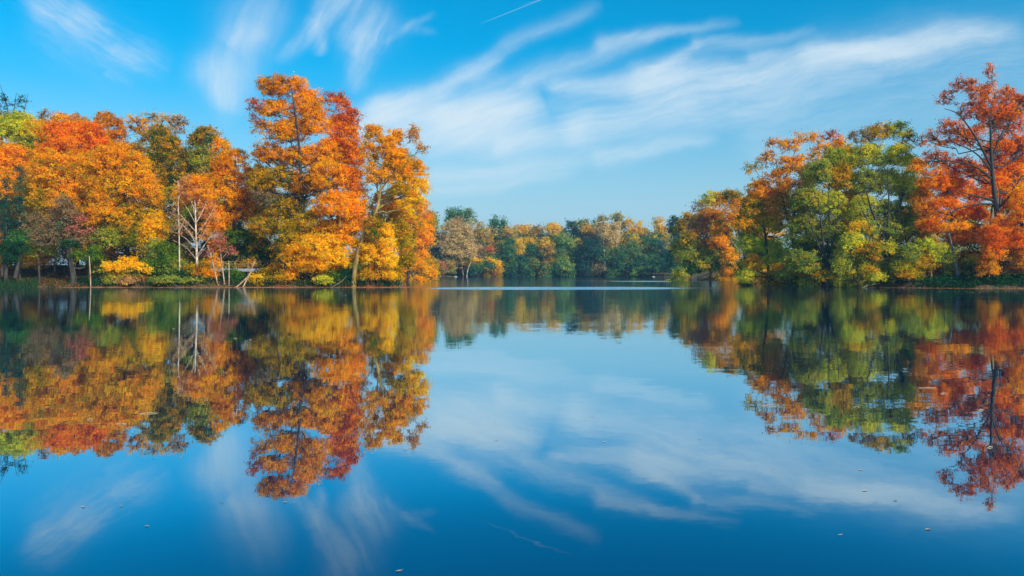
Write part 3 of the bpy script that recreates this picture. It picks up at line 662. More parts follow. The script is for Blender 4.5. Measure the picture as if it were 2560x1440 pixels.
tree('leaning_tree', 'bare blue-grey trunk leaning left beneath the red crowns, few orange leaves at top', 93.5, 2400,
     [(2365, 570, 22, 12, 'orange', .8), (2400, 570, 20, 16, 'orange', .9)], 'orange', rad=.3, trunk=[(2398, 705), (2388, 660), (2378, 610), (2371, 575)], bark=BARK_GREY, limbs=True,
     fan=[([(2374, 590), (2362, 578), (2352, 582)], .08, .03)])
tree(BL, 'thin dark trunk left of the thick blue-grey trunk at the right edge', 99, 2468,
     [(2466, 610, 26, 18, 'rust')], 'rust', rad=.17, trunk=[(2468, 690), (2468, 650), (2470, 615)])
shrub('dark green undergrowth shrub right of the leaning bare trunk', 95.5, 2440, [(2435, 670, 26, 22, 'green'), (2460, 690, 26, 14, 'dark'), (2425, 655, 20, 16, 'lime')], 'green')
shrub('green shrub at the right edge behind the thick trunk', 94.5, 2540, [(2535, 670, 30, 22, 'green'), (2560, 665, 26, 20, 'lime'), (2545, 690, 30, 12, 'dark')], 'green')
shrub('golden-green shrub at the water, lowest one below the lime-green tree', 95, 2190, [(2190, 695, 26, 14, 'lime'), (2175, 680, 24, 14, 'olive')], 'lime')
shrub('orange-flecked shrub beside the leaning bare trunk, at its left', 93.6, 2280, [(2265, 685, 26, 18, 'olive'), (2290, 690, 24, 16, 'goldgreen')], 'olive')
shrub('olive shrub at the water where the right bank begins', 103, 1985, [(1965, 690, 28, 18, 'olivegreen'), (2000, 680, 28, 22, 'olive'), (1945, 670, 14, 12, 'gold')], 'olivegreen')
shrub('dark shrub overhanging the water, the leftmost of the front right bank', 108, 1938, [(1940, 695, 22, 16, 'dark'), (1955, 702, 24, 10, 'dark')], 'dark')
shrub('mixed green and gold shrub at the water below the grey-green willow-like tree', 98.5, 2075, [(2060, 690, 34, 18, 'goldgreen'), (2095, 695, 26, 14, 'olivegreen'), (2120, 690, 20, 16, 'green')], 'olivegreen')

# ------------------------------------------------------------------ far wood across the lake
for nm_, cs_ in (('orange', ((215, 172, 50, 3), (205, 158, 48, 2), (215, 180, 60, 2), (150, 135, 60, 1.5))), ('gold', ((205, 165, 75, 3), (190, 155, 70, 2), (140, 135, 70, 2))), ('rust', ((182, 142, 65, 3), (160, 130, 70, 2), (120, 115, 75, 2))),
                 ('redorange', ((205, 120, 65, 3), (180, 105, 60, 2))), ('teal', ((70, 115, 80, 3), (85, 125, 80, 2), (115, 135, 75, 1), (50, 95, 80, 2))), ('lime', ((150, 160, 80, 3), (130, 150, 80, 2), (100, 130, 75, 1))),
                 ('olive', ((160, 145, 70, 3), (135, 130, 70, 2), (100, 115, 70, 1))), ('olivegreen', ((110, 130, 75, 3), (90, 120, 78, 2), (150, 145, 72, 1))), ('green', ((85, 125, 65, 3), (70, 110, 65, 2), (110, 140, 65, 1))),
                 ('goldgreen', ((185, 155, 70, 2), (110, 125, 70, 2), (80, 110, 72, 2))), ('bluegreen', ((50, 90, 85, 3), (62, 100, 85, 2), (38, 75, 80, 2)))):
    PAL['far_'+nm_] = pal(*[tuple(min(235, int(v*1.13)) for v in c_[:3])+(c_[3],) for c_ in cs_])  # far leaves dulled and lightened: distance haze put into the colour
for a_, b_ in list(SKIRT.items()): SKIRT['far_'+a_] = 'far_'+{'gold': 'olive', 'olive': 'teal', 'rust': 'olivegreen', 'redorange': 'rust', 'goldgreen': 'teal', 'green': 'teal', 'olivegreen': 'teal', 'mauve': 'olive', 'dark': 'bluegreen'}.get(b_, b_)  # far skirts go teal: shade and haze low down, as leaf colour
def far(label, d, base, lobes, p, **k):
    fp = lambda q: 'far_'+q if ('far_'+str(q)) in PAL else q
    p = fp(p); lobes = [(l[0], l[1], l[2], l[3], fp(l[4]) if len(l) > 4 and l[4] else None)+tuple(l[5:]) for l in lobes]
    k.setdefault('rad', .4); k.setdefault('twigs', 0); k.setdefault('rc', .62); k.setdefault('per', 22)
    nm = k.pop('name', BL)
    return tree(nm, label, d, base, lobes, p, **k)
far('flat-topped clump of green poplars, the highest green crown of the far wood', 335, 1150, [(1128, 545, 16, 26, 'green'), (1150, 543, 16, 26, 'green'), (1172, 543, 15, 26, 'olivegreen'), (1150, 580, 34, 26)], 'olivegreen', name='poplar_tree')
far('small green tree top showing just right of the left point', 330, 1080, [(1080, 542, 13, 16), (1082, 570, 16, 24)], 'green')
far('large pale tan round tree with visible boughs, the palest crown left of the far wood', 298, 1160,
    [(1128, 584, 32, 32, 'paletan', 1), (1158, 592, 34, 38, 'paletan', 1), (1132, 622, 38, 36, 'paletan', 1), (1166, 630, 30, 36, 'paletan', 1), (1152, 655, 26, 16, 'far_gold', .8), (1142, 556, 20, 14, 'tan', .8)], 'paletan', bark=BARK_TAN, twigs=1, twig_r=1.6, skirt='far_olive')
far('dark blue-green tree under the left side of the pale tan one', 302, 1105, [(1098, 610, 20, 32), (1110, 650, 28, 26), (1090, 640, 18, 26)], 'bluegreen')
far('gold tree right of the flat-topped poplars, before the pair of dark spires', 318, 1205, [(1200, 575, 18, 18), (1215, 595, 14, 24), (1195, 600, 16, 24, 'rust')], 'gold')
far('dark green spire-topped tree, wider one of the pair in the far wood', 322, 1238, [(1238, 565, 15, 24), (1236, 600, 18, 34)], 'teal')
far('dark green spire-topped tree, narrower one of the pair in the far wood', 322, 1259, [(1259, 562, 8, 20), (1259, 590, 12, 28)], 'green')
far('orange-gold tree just right of the narrow dark spire', 316, 1275, [(1272, 585, 20, 18), (1285, 605, 18, 18, 'olive')], 'gold')
far('low orange-topped tree in the middle of the left far wood skyline', 318, 1310, [(1300, 578, 22, 18), (1322, 580, 22, 18), (1310, 605, 30, 22, 'olive')], 'orange')
far('rust-gold tree on the skyline left of the big round orange one', 316, 1350, [(1345, 582, 20, 20, 'rust'), (1340, 610, 24, 20, 'olivegreen')], 'rust')
far('round orange-topped tree at the skyline dip of the far wood', 312, 1385, [(1380, 572, 24, 16), (1395, 585, 20, 20), (1380, 605, 30, 22, 'olivegreen')], 'orange')
far('green tree its sunlit right flank coloured orange, left one of the two low orange crescents', 300, 1290, [(1275, 615, 20, 20, 'teal'), (1295, 612, 18, 16, 'orange'), (1300, 632, 12, 16, 'orange'), (1272, 640, 24, 24, 'teal')], 'teal')  # orange lobes colour in the sunlit side, teal ones the shaded side
far('green tree topped by a sunlit orange cap, right one of the two low orange crescents', 300, 1362, [(1360, 610, 22, 13, 'orange'), (1368, 630, 22, 20, 'rust'), (1340, 630, 22, 22, 'teal'), (1378, 650, 18, 22, 'rust')], 'rust')  # sunlit cap and right side coloured orange and rust, shaded left teal
far('small bright orange tree top between the two low orange crescents', 304, 1328, [(1325, 603, 16, 9, 'orange'), (1322, 622, 20, 16, 'teal')], 'orange')
far('small red-brown tree above the yellow sprays at the far shore', 299, 1225, [(1224, 628, 13, 13, 'redorange'), (1230, 645, 14, 12, 'teal')], 'redorange')
far('whitish twiggy little tree beside the pale tan one', 300, 1197, [(1197, 625, 10, 18, 'tan', .7)], 'tan', bark=BARK_TAN, twigs=1, twig_r=1.5)
far('blue-green tree low in the middle of the far shore', 301, 1310, [(1300, 665, 30, 22), (1330, 660, 26, 24, 'olivegreen'), (1280, 672, 22, 18)], 'teal')
far('yellow-green shrubby tree at the waterline, the roundest low bush of the far shore', 297, 1365, [(1365, 668, 12, 17)], 'olive', rad=.2)
far('layered green tree at the far waterline with paler shelves of leaves', 299, 1405, [(1400, 640, 24, 26, 'olivegreen'), (1412, 665, 26, 20, 'lime'), (1395, 672, 22, 16, 'teal')], 'olivegreen')
far('olive tree with pale leafy right side, left of the far wood dark gap', 303, 1420, [(1405, 600, 18, 18, 'lime'), (1422, 612, 16, 22, 'lime'), (1400, 620, 22, 20, 'teal')], 'lime')
far('dark blue-green tree with a gold cap right of the dark gap in the far wood', 308, 1450, [(1428, 575, 16, 26, 'bluegreen'), (1455, 560, 22, 14, 'goldgreen'), (1445, 600, 24, 34, 'bluegreen'), (1470, 580, 16, 18, 'rust')], 'bluegreen')
far('orange tree on the skyline left of the pale fan-shaped tree', 306, 1475, [(1465, 575, 22, 16), (1478, 592, 18, 20, 'tan')], 'orange')
far('pale tan fan-shaped tree of upright twigs, in the centre of the far wood', 300, 1515, [(1506, 576, 22, 26, 'paletan', 1), (1534, 580, 22, 28, 'paletan', 1), (1520, 604, 26, 24, 'paletan', 1)], 'paletan', bark=BARK_TAN, twigs=1, twig_r=1.6)
far('dark gold twin-topped tree behind the pale fan-shaped tree', 318, 1530, [(1505, 548, 16, 10, 'rust', .8), (1538, 543, 18, 12, 'goldgreen'), (1550, 558, 18, 14, 'olive')], 'goldgreen')
far('blue-grey tree below and left of the pale fan-shaped tree', 300, 1485, [(1480, 625, 26, 32, 'bluegreen'), (1505, 640, 22, 26, 'teal'), (1465, 660, 24, 20, 'bluegreen')], 'bluegreen')
far('broad dark green tree at the far shore right of the pale fan-shaped tree', 298, 1565, [(1545, 640, 26, 26, 'teal'), (1580, 625, 26, 22, 'olivegreen'), (1600, 650, 26, 26, 'teal'), (1560, 668, 30, 16, 'teal')], 'teal')
far('orange pointed tree top, left one of three on the right far skyline', 315, 1575, [(1572, 560, 10, 16), (1580, 580, 18, 16), (1575, 600, 22, 18, 'teal')], 'orange')
far('orange pointed tree top, middle one of three on the right far skyline', 315, 1605, [(1598, 563, 9, 12), (1608, 580, 18, 14), (1612, 598, 22, 16, 'teal')], 'orange')
far('orange pointed tree top, right and largest of three on the right far skyline', 312, 1645, [(1646, 560, 14, 16), (1650, 578, 18, 16), (1640, 600, 24, 20, 'teal')], 'orange')
far('green rounded tree below the orange points of the right far skyline', 303, 1635, [(1620, 610, 26, 18, 'teal'), (1645, 620, 22, 22, 'bluegreen'), (1630, 645, 26, 20, 'teal')], 'teal')
far('dark green tree at the waterline near the right end of the far wood', 290, 1660, [(1650, 662, 26, 22, 'teal'), (1680, 660, 24, 24, 'bluegreen'), (1665, 640, 20, 20, 'bluegreen')], 'teal')
far('tiny yellow-green bush at the far waterline right of centre', 294, 1606, [(1605, 677, 8, 10)], 'lime', rad=.1)
far('tiny lime bush at the far waterline, left neighbour of the similar one', 294, 1583, [(1584, 683, 8, 6)], 'lime', rad=.1)
far('purplish shrubby tree at the far waterline under the pale fan-shaped tree', 295, 1495, [(1488, 674, 14, 12, 'mauve'), (1503, 672, 10, 14, 'mauve', .8)], 'mauve', rad=.1, skirt=None)
far('rust-orange shrub at the far waterline, just clear of the left point', 290, 1097, [(1088, 665, 10, 18), (1102, 670, 16, 16, 'pink'), (1130, 662, 14, 8, 'rust', .8)], 'orange', rad=.15)
far('low yellow-sprayed tree at the far waterline, left one of two with flat yellow shelves', 294, 1195, [(1192, 651, 17, 4, 'yellow'), (1200, 663, 14, 8, 'olivegreen'), (1190, 672, 16, 12, 'teal')], 'teal', rad=.15)
far('bright yellow angular tree at the far waterline, right one of two with yellow shelves', 294, 1240, [(1226, 650, 14, 4), (1246, 656, 11, 9), (1247, 667, 7, 7), (1225, 668, 14, 14, 'teal')], 'yellow', rad=.15)

# ------------------------------------------------------------------ leafage nobody could count
mass('undergrowth', 'mixed green and gold undergrowth filling the wood behind the left bank trees',
     [(-120, 1000, .2, 13, 116, 138, 2600, 'olive'), (-60, 960, 6, 15, 118, 134, 900, 'rust'), (230, 990, .1, 3.0, 104, 117, 900, 'olivegreen'), (230, 990, .1, 5.0, 108, 120, 700, 'goldgreen'), (-100, 260, 1.5, 8, 122, 140, 500, 'gold'),
      (960, 1075, .2, 6, 130, 235, 300, 'olive'), (200, 1000, -.1, .9, 97.2, 100.5, 520, 'dark')], 108, seed=5, cat='undergrowth')
mass('undergrowth', 'dark green undergrowth filling the wood behind the right bank trees',
     [(1900, 2700, .2, 11, 108, 130, 2400, 'olivegreen'), (1900, 2700, .1, 4.5, 97, 112, 1300, 'olivegreen'), (1690, 1960, .2, 9, 166, 185, 520, 'olivegreen'), (1720, 1960, .2, 12, 170, 190, 420, 'olive'), (2330, 2700, .05, 1.5, 91, 95.5, 420, 'dark'), (2300, 2700, .05, .7, 89.5, 93, 120, 'dark'), (1930, 2420, -.1, .9, 92, 103, 420, 'dark'), (2380, 2700, .1, 2.4, 94, 100, 260, 'olivegreen')], 108, seed=6, cat='undergrowth')
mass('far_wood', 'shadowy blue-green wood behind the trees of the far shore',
     [(1030, 1760, .1, 18, 306, 335, 2900, 'far_teal'), (1190, 1670, 10, 19.5, 312, 330, 800, 'far_gold'), (1400, 1680, 8, 17, 308, 316, 500, 'far_orange'), (1030, 1760, .1, 5, 303, 312, 700, 'far_bluegreen'), (1190, 1720, .2, 10, 305, 309, 900, 'far_olive'), (1190, 1720, .1, 6, 303.5, 306, 600, 'far_teal')], 230, seed=8, cat='wood')  # shaded feet coloured teal, sunlit tops coloured gold and orange

# ------------------------------------------------------------------ reeds, leaf litter
def grass_patch(name, label, p0, p1, d0, d1, n, h, colr, cat, lean=.15, w=.03, seed=1):
    r = np.random.default_rng(seed); d = r.uniform(d0, d1, n); x = (r.uniform(p0, p1, n)-1280)/F*d
    z = np.maximum(ground(x, d), -.3); hh = h*r.uniform(.5, 1.1, n)
    b = np.stack([x, d, z], -1); t = b+np.stack([r.normal(size=n)*lean, r.normal(size=n)*lean, hh], -1)
    sd = np.stack([np.full(n, w), r.uniform(-w, w, n), np.zeros(n)], -1)
    v = np.stack([b-sd, b+sd, t+sd*.2, t-sd*.2], 1).reshape(-1, 3)
    P = np.array(colr); c = P[r.integers(0, len(P), n)]*r.uniform(.7, 1.2, (n, 1))
    props(obj(name, quad_mesh(name, v, n, LEAF, c)), label, cat, None, 'stuff')
grass_patch('reeds', 'green reeds standing along the waterline at the left edge', -60, 95, 96.2, 99.5, 1500, .85, [(.03, .10, .04), (.02, .07, .03), (.07, .11, .03)], 'reeds', w=.03)
grass_patch('grass', 'short rough grass and fallen leaves on the lawn at the left', -60, 245, 97.2, 121, 9000, .28, [(.03, .06, .012), (.06, .08, .02), (.16, .09, .03), (.35, .14, .03)], 'grass', w=.06, seed=4)
grass_patch('dry_grass', 'straw-coloured dry stems hanging by the water on the left bank', 280, 960, 97.0, 98.4, 900, .8, [(.35, .2, .07), (.2, .13, .05)], 'grass', w=.02, seed=6)

def litter(name, label, strips, seed, size, cols):
    """fallen leaves lying flat: strips of (x0,y0,x1,y1,width,n)"""
    r = np.random.default_rng(seed); ps = []
    for (x0, y0, x1, y1, w, n) in strips:
        t = r.uniform(0, 1, n); ps.append(np.stack([x0+(x1-x0)*t, y0+(y1-y0)*t+r.normal(size=n)*w*(.6+.4*np.sin(t*9)), np.zeros(n)], -1))
    p = np.concatenate(ps); n = len(p)
    gz = ground(p[:, 0], p[:, 1]); p[:, 2] = np.where(gz > 0, gz+.02, .012)+r.uniform(0, .012, n)
    a = r.uniform(0, 6.28, n); s = size*r.uniform(.6, 1.3, n)
    t = np.stack([np.cos(a), np.sin(a), r.normal(size=n)*.12], -1)*s[:, None]; b = np.stack([-np.sin(a), np.cos(a), r.normal(size=n)*.12], -1)*s[:, None]*.6
    v = np.stack([p-t*.5, p-b*.5, p+t*.5, p+b*.5], 1).reshape(-1, 3); v[:, 2] = np.maximum(v[:, 2], .004)
    P = np.array(cols); c = P[r.integers(0, len(P), n)]*r.uniform(.7, 1.15, (n, 1))
    props(obj(name, quad_mesh(name, v, n, LEAF, c)), label, 'fallen leaves', None, 'stuff')
litter('leaf_litter', 'orange line of fallen leaves drifting along the left waterline',
       [(-58, 96.0, -36, 95.6, .5, 2600), (-36, 95.6, -13.5, 96.8, .8, 5200), (-17, 97.2, -11.5, 98.2, .9, 1500)], 3, .24,
       [(.80, .26, .06), (.85, .32, .10), (.62, .18, .06), (.75, .40, .18)])
litter('leaf_litter', 'thin drift of small fallen leaves afloat off the right bank', [(44, 97, 52, 91, .5, 500), (52, 91, 64, 86.5, .5, 700), (40, 80, 60, 74, 6, 120)], 12, .16, [(.6, .22, .05), (.45, .12, .04), (.6, .4, .1)])
litter('leaf_litter', 'loose scatter of tiny leaves afloat off the left bank', [(-60, 88, -15, 90, 4, 260), (-40, 60, -10, 64, 9, 110), (-14, 20, -4, 22, 4, 30)], 13, .12, [(.7, .3, .08), (.7, .5, .3)])
litter('leaf_litter', 'reddish fallen leaves on the mud under the red tree at the right edge', [(50, 93, 66, 90, .8, 1500)], 9, .16, [(.45, .10, .05), (.30, .08, .06), (.5, .2, .08)])

# ------------------------------------------------------------------ footbridge, stakes, boughs, rocks
def box(V, Fc, c, s, rz=0.0):
    cx, cy, cz = c; hx, hy, hz = s[0]/2, s[1]/2, s[2]/2; o = len(V)
    for dz in (-hz, hz):
        for dx, dy in ((-hx, -hy), (hx, -hy), (hx, hy), (-hx, hy)):
            V.append((cx+dx*math.cos(rz)-dy*math.sin(rz), cy+dx*math.sin(rz)+dy*math.cos(rz), cz+dz))
    for f in ((0, 3, 2, 1), (4, 5, 6, 7), (0, 1, 5, 4), (1, 2, 6, 5), (2, 3, 7, 6), (3, 0, 4, 7)): Fc.append(tuple(o+i for i in f))
WOODP = bark_material('weathered_wood', (.13, .10, .07), (.28, .21, .15), 4.0)
DECK = bark_material('blue_grey_boards', (.16, .19, .24), (.26, .30, .36), 4.0)
db = 103.0; zb = CAMZ+(HZ-672)/F*db
x0 = (528-1280)/F*db; x1 = (712-1280)/F*db
br = empty('footbridge', ((x0+x1)/2, db, float(ground((x0+x1)/2, db))))
props(br, 'low footbridge with blue-grey deck and thin pale railings behind the pale stems', 'footbridge')
BO = np.array(br.location)
def part(name, boxes, m, parent=br, origin=BO):
    V = []; Fc = []
    for b_ in boxes: box(V, Fc, *b_)
    V = [tuple(np.array(v)-origin) for v in V]
    return obj(name, poly_mesh(name, V, Fc, m), parent)
part('deck', [(((x0+x1)/2, db+.9, zb-.12), (x1-x0, 1.9, .22))], DECK)
part('side_beam', [(((x0+x1)/2, db-.10, zb-.18), (x1-x0, .12, .42))], DECK)
for zz in (1.02, .68, .36):
    part('rail', [(((x0+x1)/2, db-.03, zb+zz), (x1-x0+.2, .04, .045))], WOODP)
for k in range(7):
    x = x0+(x1-x0)*k/6
    gz = float(ground(x, db))
    part('post', [((x, db+.045, (zb+1.08+gz-.3)/2), (.07, .07, zb+1.08-gz+.3))], WOODP)

def stick(name, label, cat, d, path, r0, r1, m, y_end=None, forks=()):
    q = np.array([at(x, y, d) for x, y in path]); n = len(q)
    if y_end is not None: q[:, 1] = np.linspace(d, y_end, n)
    u = np.linspace(0, 1, n); uu = np.linspace(0, 1, n*3)
    q = np.stack([np.interp(uu, u, q[:, k]) for k in range(3)], -1)
    q[1:-1] = (q[:-2]+2*q[1:-1]+q[2:])/4
    O = np.array([q[0][0], q[0][1], q[0][2]]); T = Tubes(); T.add(q, np.linspace(r0, r1, len(q)), 6, True)
    for f in forks:
        qq = np.array([at(x, y, d) for x, y in f]); T.add(qq, np.linspace(r1*.9, r1*.4, len(qq)), 5)
    o = obj(name, T.mesh(name, m, O), None, tuple(O)); props(o, label, cat)
    return o
stick('wooden_stake', 'upright pale stake at the waterline, right of the pink tree stems', 'stake', 97.2, [(572, 722), (573, 690), (572, 652)], .09, .06, BARK_TAN)
stick('wooden_stake', 'slim pinkish stake standing in the water at the end of the left lawn', 'stake', 96.6, [(227, 728), (226, 690), (223, 640)], .08, .06, BARK_TAN)
stick('fallen_bough', 'pale fallen bough curving up out of the water, left and longer of the crossed pair', 'fallen bough', 96.8, [(586, 722), (604, 705), (618, 690), (625, 668), (630, 652)], .13, .04, BARK_TAN, 98)
stick('fallen_bough', 'shorter pale bough rising steeply, right of the crossed pair at the water', 'fallen bough', 96.6, [(606, 722), (612, 705), (619, 690), (624, 680)], .12, .05, BARK_TAN, 97.4)
stick('fallen_bough', 'pale slanting stem at the far waterline beside the pale tan tree', 'fallen bough', 292, [(1167, 694), (1168, 680), (1173, 664), (1178, 655)], .22, .10, BARK_PALE)
for k, (x, y, x2, y2, lab) in enumerate([(706, 705, 708, 662, 'bare stem among the shrubs, nearest to the slanting grey trunk'), (728, 706, 736, 664, 'bare yellowish stem leaning right, among the shrubs left of the golden tree'),
                                        (716, 704, 718, 668, 'short bare stem between its two taller neighbours below the slanting grey trunk')]):
    stick('dead_stem', lab, 'stem', 97.6+.2*k, [(x, y+6), ((x+x2)/2+1, (y+y2)/2), (x2, y2)], .06, .03, BARK_OLIVE)

for (d_, pth, r0_, lab) in [(93.2, [(2436, 722), (2452, 712), (2474, 706), (2492, 704)], .09, 'grey driftwood bough lying on the mud before the thick trunk'),
                       (96.3, [(820, 721), (842, 712), (858, 700), (866, 690)], .07, 'thin dead bough leaning out of the water left of the mossy trunk'),
                       (96.4, [(462, 722), (440, 714), (424, 704)], .06, 'thin dead bough dipping into the water under the dark green shrub'),
                       (95.0, [(2150, 722), (2172, 713), (2200, 708)], .07, 'low dead bough lying at the waterline below the lime-green tree'),
                       (101.0, [(2010, 718), (2026, 706), (2034, 692)], .07, 'thin dead stem leaning at the waterline by the olive shrub')]:
    stick('fallen_bough', lab, 'fallen bough', d_, pth, r0_, .025, BARK_GREY)

def rock(name, label, px, py, d, sx, sy, sz, m, seed):
    r = np.random.default_rng(seed); bm_v = []; faces = []
    nu, nv = 10, 6
    x = (px-1280)/F*d; gz = max(float(ground(x, d)), 0)
    for j in range(nv+1):
        for i in range(nu):
            th = 2*math.pi*i/nu; ph = math.pi*j/nv
            k = 1+.14*math.sin(3*th+seed)+.1*math.cos(2*ph+th*2+seed)
            bm_v.append((sx*k*math.sin(ph)*math.cos(th), sy*k*math.sin(ph)*math.sin(th), sz*math.cos(ph)*k+sz*.5))
    for j in range(nv):
        for i in range(nu):
            faces.append((j*nu+i, (j+1)*nu+i, (j+1)*nu+(i+1) % nu, j*nu+(i+1) % nu))
    o = obj(name, poly_mesh(name, bm_v, faces, m, True), None, (x, d, gz)); props(o, label, 'rock')
STONE = bark_material('pale_stone', (.30, .30, .30), (.52, .50, .47), 3.0)
STONED = bark_material('dark_stone', (.08, .08, .09), (.20, .19, .20), 3.0)
rock('rock', 'small pale round stone at the left foot of the thick trunk at the right edge', 2491, 700, 91.6, .18, .16, .15, STONE, 1)
rock('rock', 'pale-topped rock beside the foot of the leaning bare trunk', 2416, 713, 92.6, .35, .25, .12, STONED, 3)
rock('rock', 'whitish rock at the far waterline below the dark blue-green trees at left', 1139, 688, 291, .7, .4, .2, STONE, 4)
rock('rock', 'small white rock at the far waterline near the right end of the far wood', 1634, 692, 286, .6, .4, .2, STONE, 5)

# ------------------------------------------------------------------ leaves and twigs afloat
LEAFPALE = bark_material('pale_floating_leaf', (.34, .24, .13), (.55, .42, .27), 20)
LEAFDARK = bark_material('dark_floating_leaf', (.05, .04, .03), (.12, .09, .06), 20)
def float_leaf(px, py, wpx, label, m, twig=False, ang=0.0):
    d = CAMZ*F/(py-HZ); x = (px-1280)/F*d; L_ = wpx*.85/F*d
    n = 12; V = []; Fc = []
    if twig:
        T = Tubes(); t = np.linspace(-.5, .5, 7)
        T.add(np.stack([t*L_, .04*L_*np.sin(t*5), .006+.004*np.cos(t*9)], -1), np.full(7, max(.004, L_*.012))*(1.2-np.abs(t)), 5)
        me = T.mesh('floating_twig', m)
    else:
        for k in range(n):                     # pointed oval blade, edges curled up a little
            a = 2*math.pi*k/n; ca, sa = math.cos(a), math.sin(a)
            V.append((.5*L_*ca, .22*L_*sa*(1-.45*abs(ca)**3), .003+.02*L_*abs(sa)**2+.006*L_*(1+ca)))
        V.append((0, 0, .004)); V.append((.62*L_, .02*L_, .012))
        for k in range(n): Fc.append((k, (k+1) % n, n))
        Fc.append((0, n+1, 1))
        me = poly_mesh('floating_leaf', V, Fc, m, True)
    o = obj('floating_twig' if twig else 'floating_leaf', me, None, (x, d, .002)); o.rotation_euler = (0, 0, ang)
    props(o, label, 'floating twig' if twig else 'floating leaf', 'leaves and twigs afloat on the lake')
LV = [(208, 1268, 16, 'pale crumpled leaf afloat beneath the left cloud reflection'), (303, 1266, 12, 'small pale leaf afloat a little right of the crumpled leaf at the lower left'),
      (367, 1316, 15, 'pale leaf afloat alone on the deep blue, lowest on the left quarter'), (713, 1256, 14, 'pale leaf afloat just under the mirrored tip of the tallest orange tree'),
      (326, 1250, 7, 'tiny pale leaf afloat above the small leaf at the lower left'), (1013, 1124, 12, 'pale leaf afloat right of the mirrored tall orange group'),
      (1241, 1101, 12, 'pale leaf afloat on the open water left of the mirrored middle cloud'), (997, 1428, 20, 'pale leaf afloat at the bottom edge of the picture'),
      (1510, 1105, 12, 'faint pale leaf afloat at the left end of the long mirrored cloud'), (1748, 1098, 10, 'tiny pale leaf afloat inside the long mirrored cloud'),
      (1931, 1171, 8, 'tiny pale leaf afloat just below the long mirrored cloud'), (2151, 1175, 14, 'pale leaf afloat on the blue, upper of two left of the mirrored red tree'),
      (2161, 1227, 18, 'long pale leaf afloat on the blue, lower of two left of the mirrored red tree'), (2319, 1324, 18, 'brightest pale leaf afloat at the lower right, left of the mirrored red tip'),
      (2100, 1338, 14, 'bluish-pale leaf afloat at the lower right, farthest from the mirrored red tree'), (163, 934, 12, 'pale leaf afloat in the mirrored left wood, uppermost of a loose cluster'),
      (124, 971, 15, 'broad pale leaf afloat in the mirrored left wood, middle of a loose cluster'), (108, 1026, 14, 'pale leaf afloat on the mirrored orange at the left edge, lowest of a loose cluster'),
      (562, 997, 8, 'small cream leaf afloat on the mirrored rusty tree'), (187, 1138, 10, 'cream leaf afloat at the rim of the mirrored red-orange dome'), (2315, 926, 9, 'small pink-white leaf afloat on the mirrored red skirt'),
      (2382, 931, 14, 'pale leaf afloat on the mirrored red tree, right of the smaller pink-white one'), (2162, 1010, 12, 'pale leaf afloat on the mirrored lime-green tree, above the floating twig'),
      (2242, 878, 9, 'pale leaf afloat on the mirrored yellow shrubs of the right bank'), (2518, 830, 12, 'pale leaf afloat near the right edge by the mirrored thick trunk'),
      (1990, 888, 10, 'pale leaf afloat on the mirrored grey-green tree'), (1762, 749, 8, 'pale leaf afloat nearest the set-back right shore'), (1480, 1043, 9, 'tiny white leaf afloat on the vivid blue gap in the middle'),
      (2272, 907, 7, 'whitish leaf afloat where the mirrored green meets the mirrored red'), (390, 806, 8, 'whitish leaf afloat on the dark mirrored left bank')]
for i, (px, py, w, lab) in enumerate(LV):
    float_leaf(px, py, w, lab, LEAFPALE, False, (i*1.7) % .8-.4)
float_leaf(555, 1258, 9, 'dark leaf afloat left of the mirrored tip of the tallest orange tree', LEAFDARK, False, .3)
float_leaf(2238, 1252, 13, 'dark curled leaf afloat left of the mirrored crown of the red tree', LEAFDARK, False, .2)
for (px, py, w, a, lab) in [(370, 1034, 58, .05, 'long cream twig afloat on the mirrored golden dome'), (225, 1049, 18, .3, 'short cream twig afloat left of the longest cream twig'), (304, 1060, 30, 0, 'cream twig afloat just below the longest cream twig'),
                            (2318, 970, 52, -.02, 'longest pale twig afloat on the mirrored red tree'), (2360, 984, 24, .1, 'short pale twig afloat right of and below the longest one on the mirrored red tree'), (2142, 1018, 20, -.3, 'pale twig afloat on the mirrored lime-green tree'),
                            (2452, 1026, 22, .4, 'pale twig afloat crossing the mirrored trunk of the red tree'), (2475, 1119, 20, .2, 'pale twig afloat in the mirrored red crown, lowest one'), (1925, 1014, 60, -.05, 'very thin pale twig afloat on the mirrored airy orange crown')]:
    float_leaf(px, py, w, lab, LEAFPALE, True, a)

# ------------------------------------------------------------------ air
def haze(density):
    V = []; Fc = []; box(V, Fc, (0, 500, 20), (1900, 1300, 44))
    m, nt, out = new_mat('thin_air')
    pv = N(nt, 'ShaderNodeVolumePrincipled'); pv.inputs['Color'].default_value = (.30, .65, 1.0, 1)
    pv.inputs['Density'].default_value = density; pv.inputs['Anisotropy'].default_value = .1
    nt.links.new(pv.outputs[0], out.inputs['Volume'])
    o = obj('haze', poly_mesh('haze', V, Fc, m)); props(o, 'thin blue haze over the lake', 'haze', None, 'stuff')
haze(.0003)

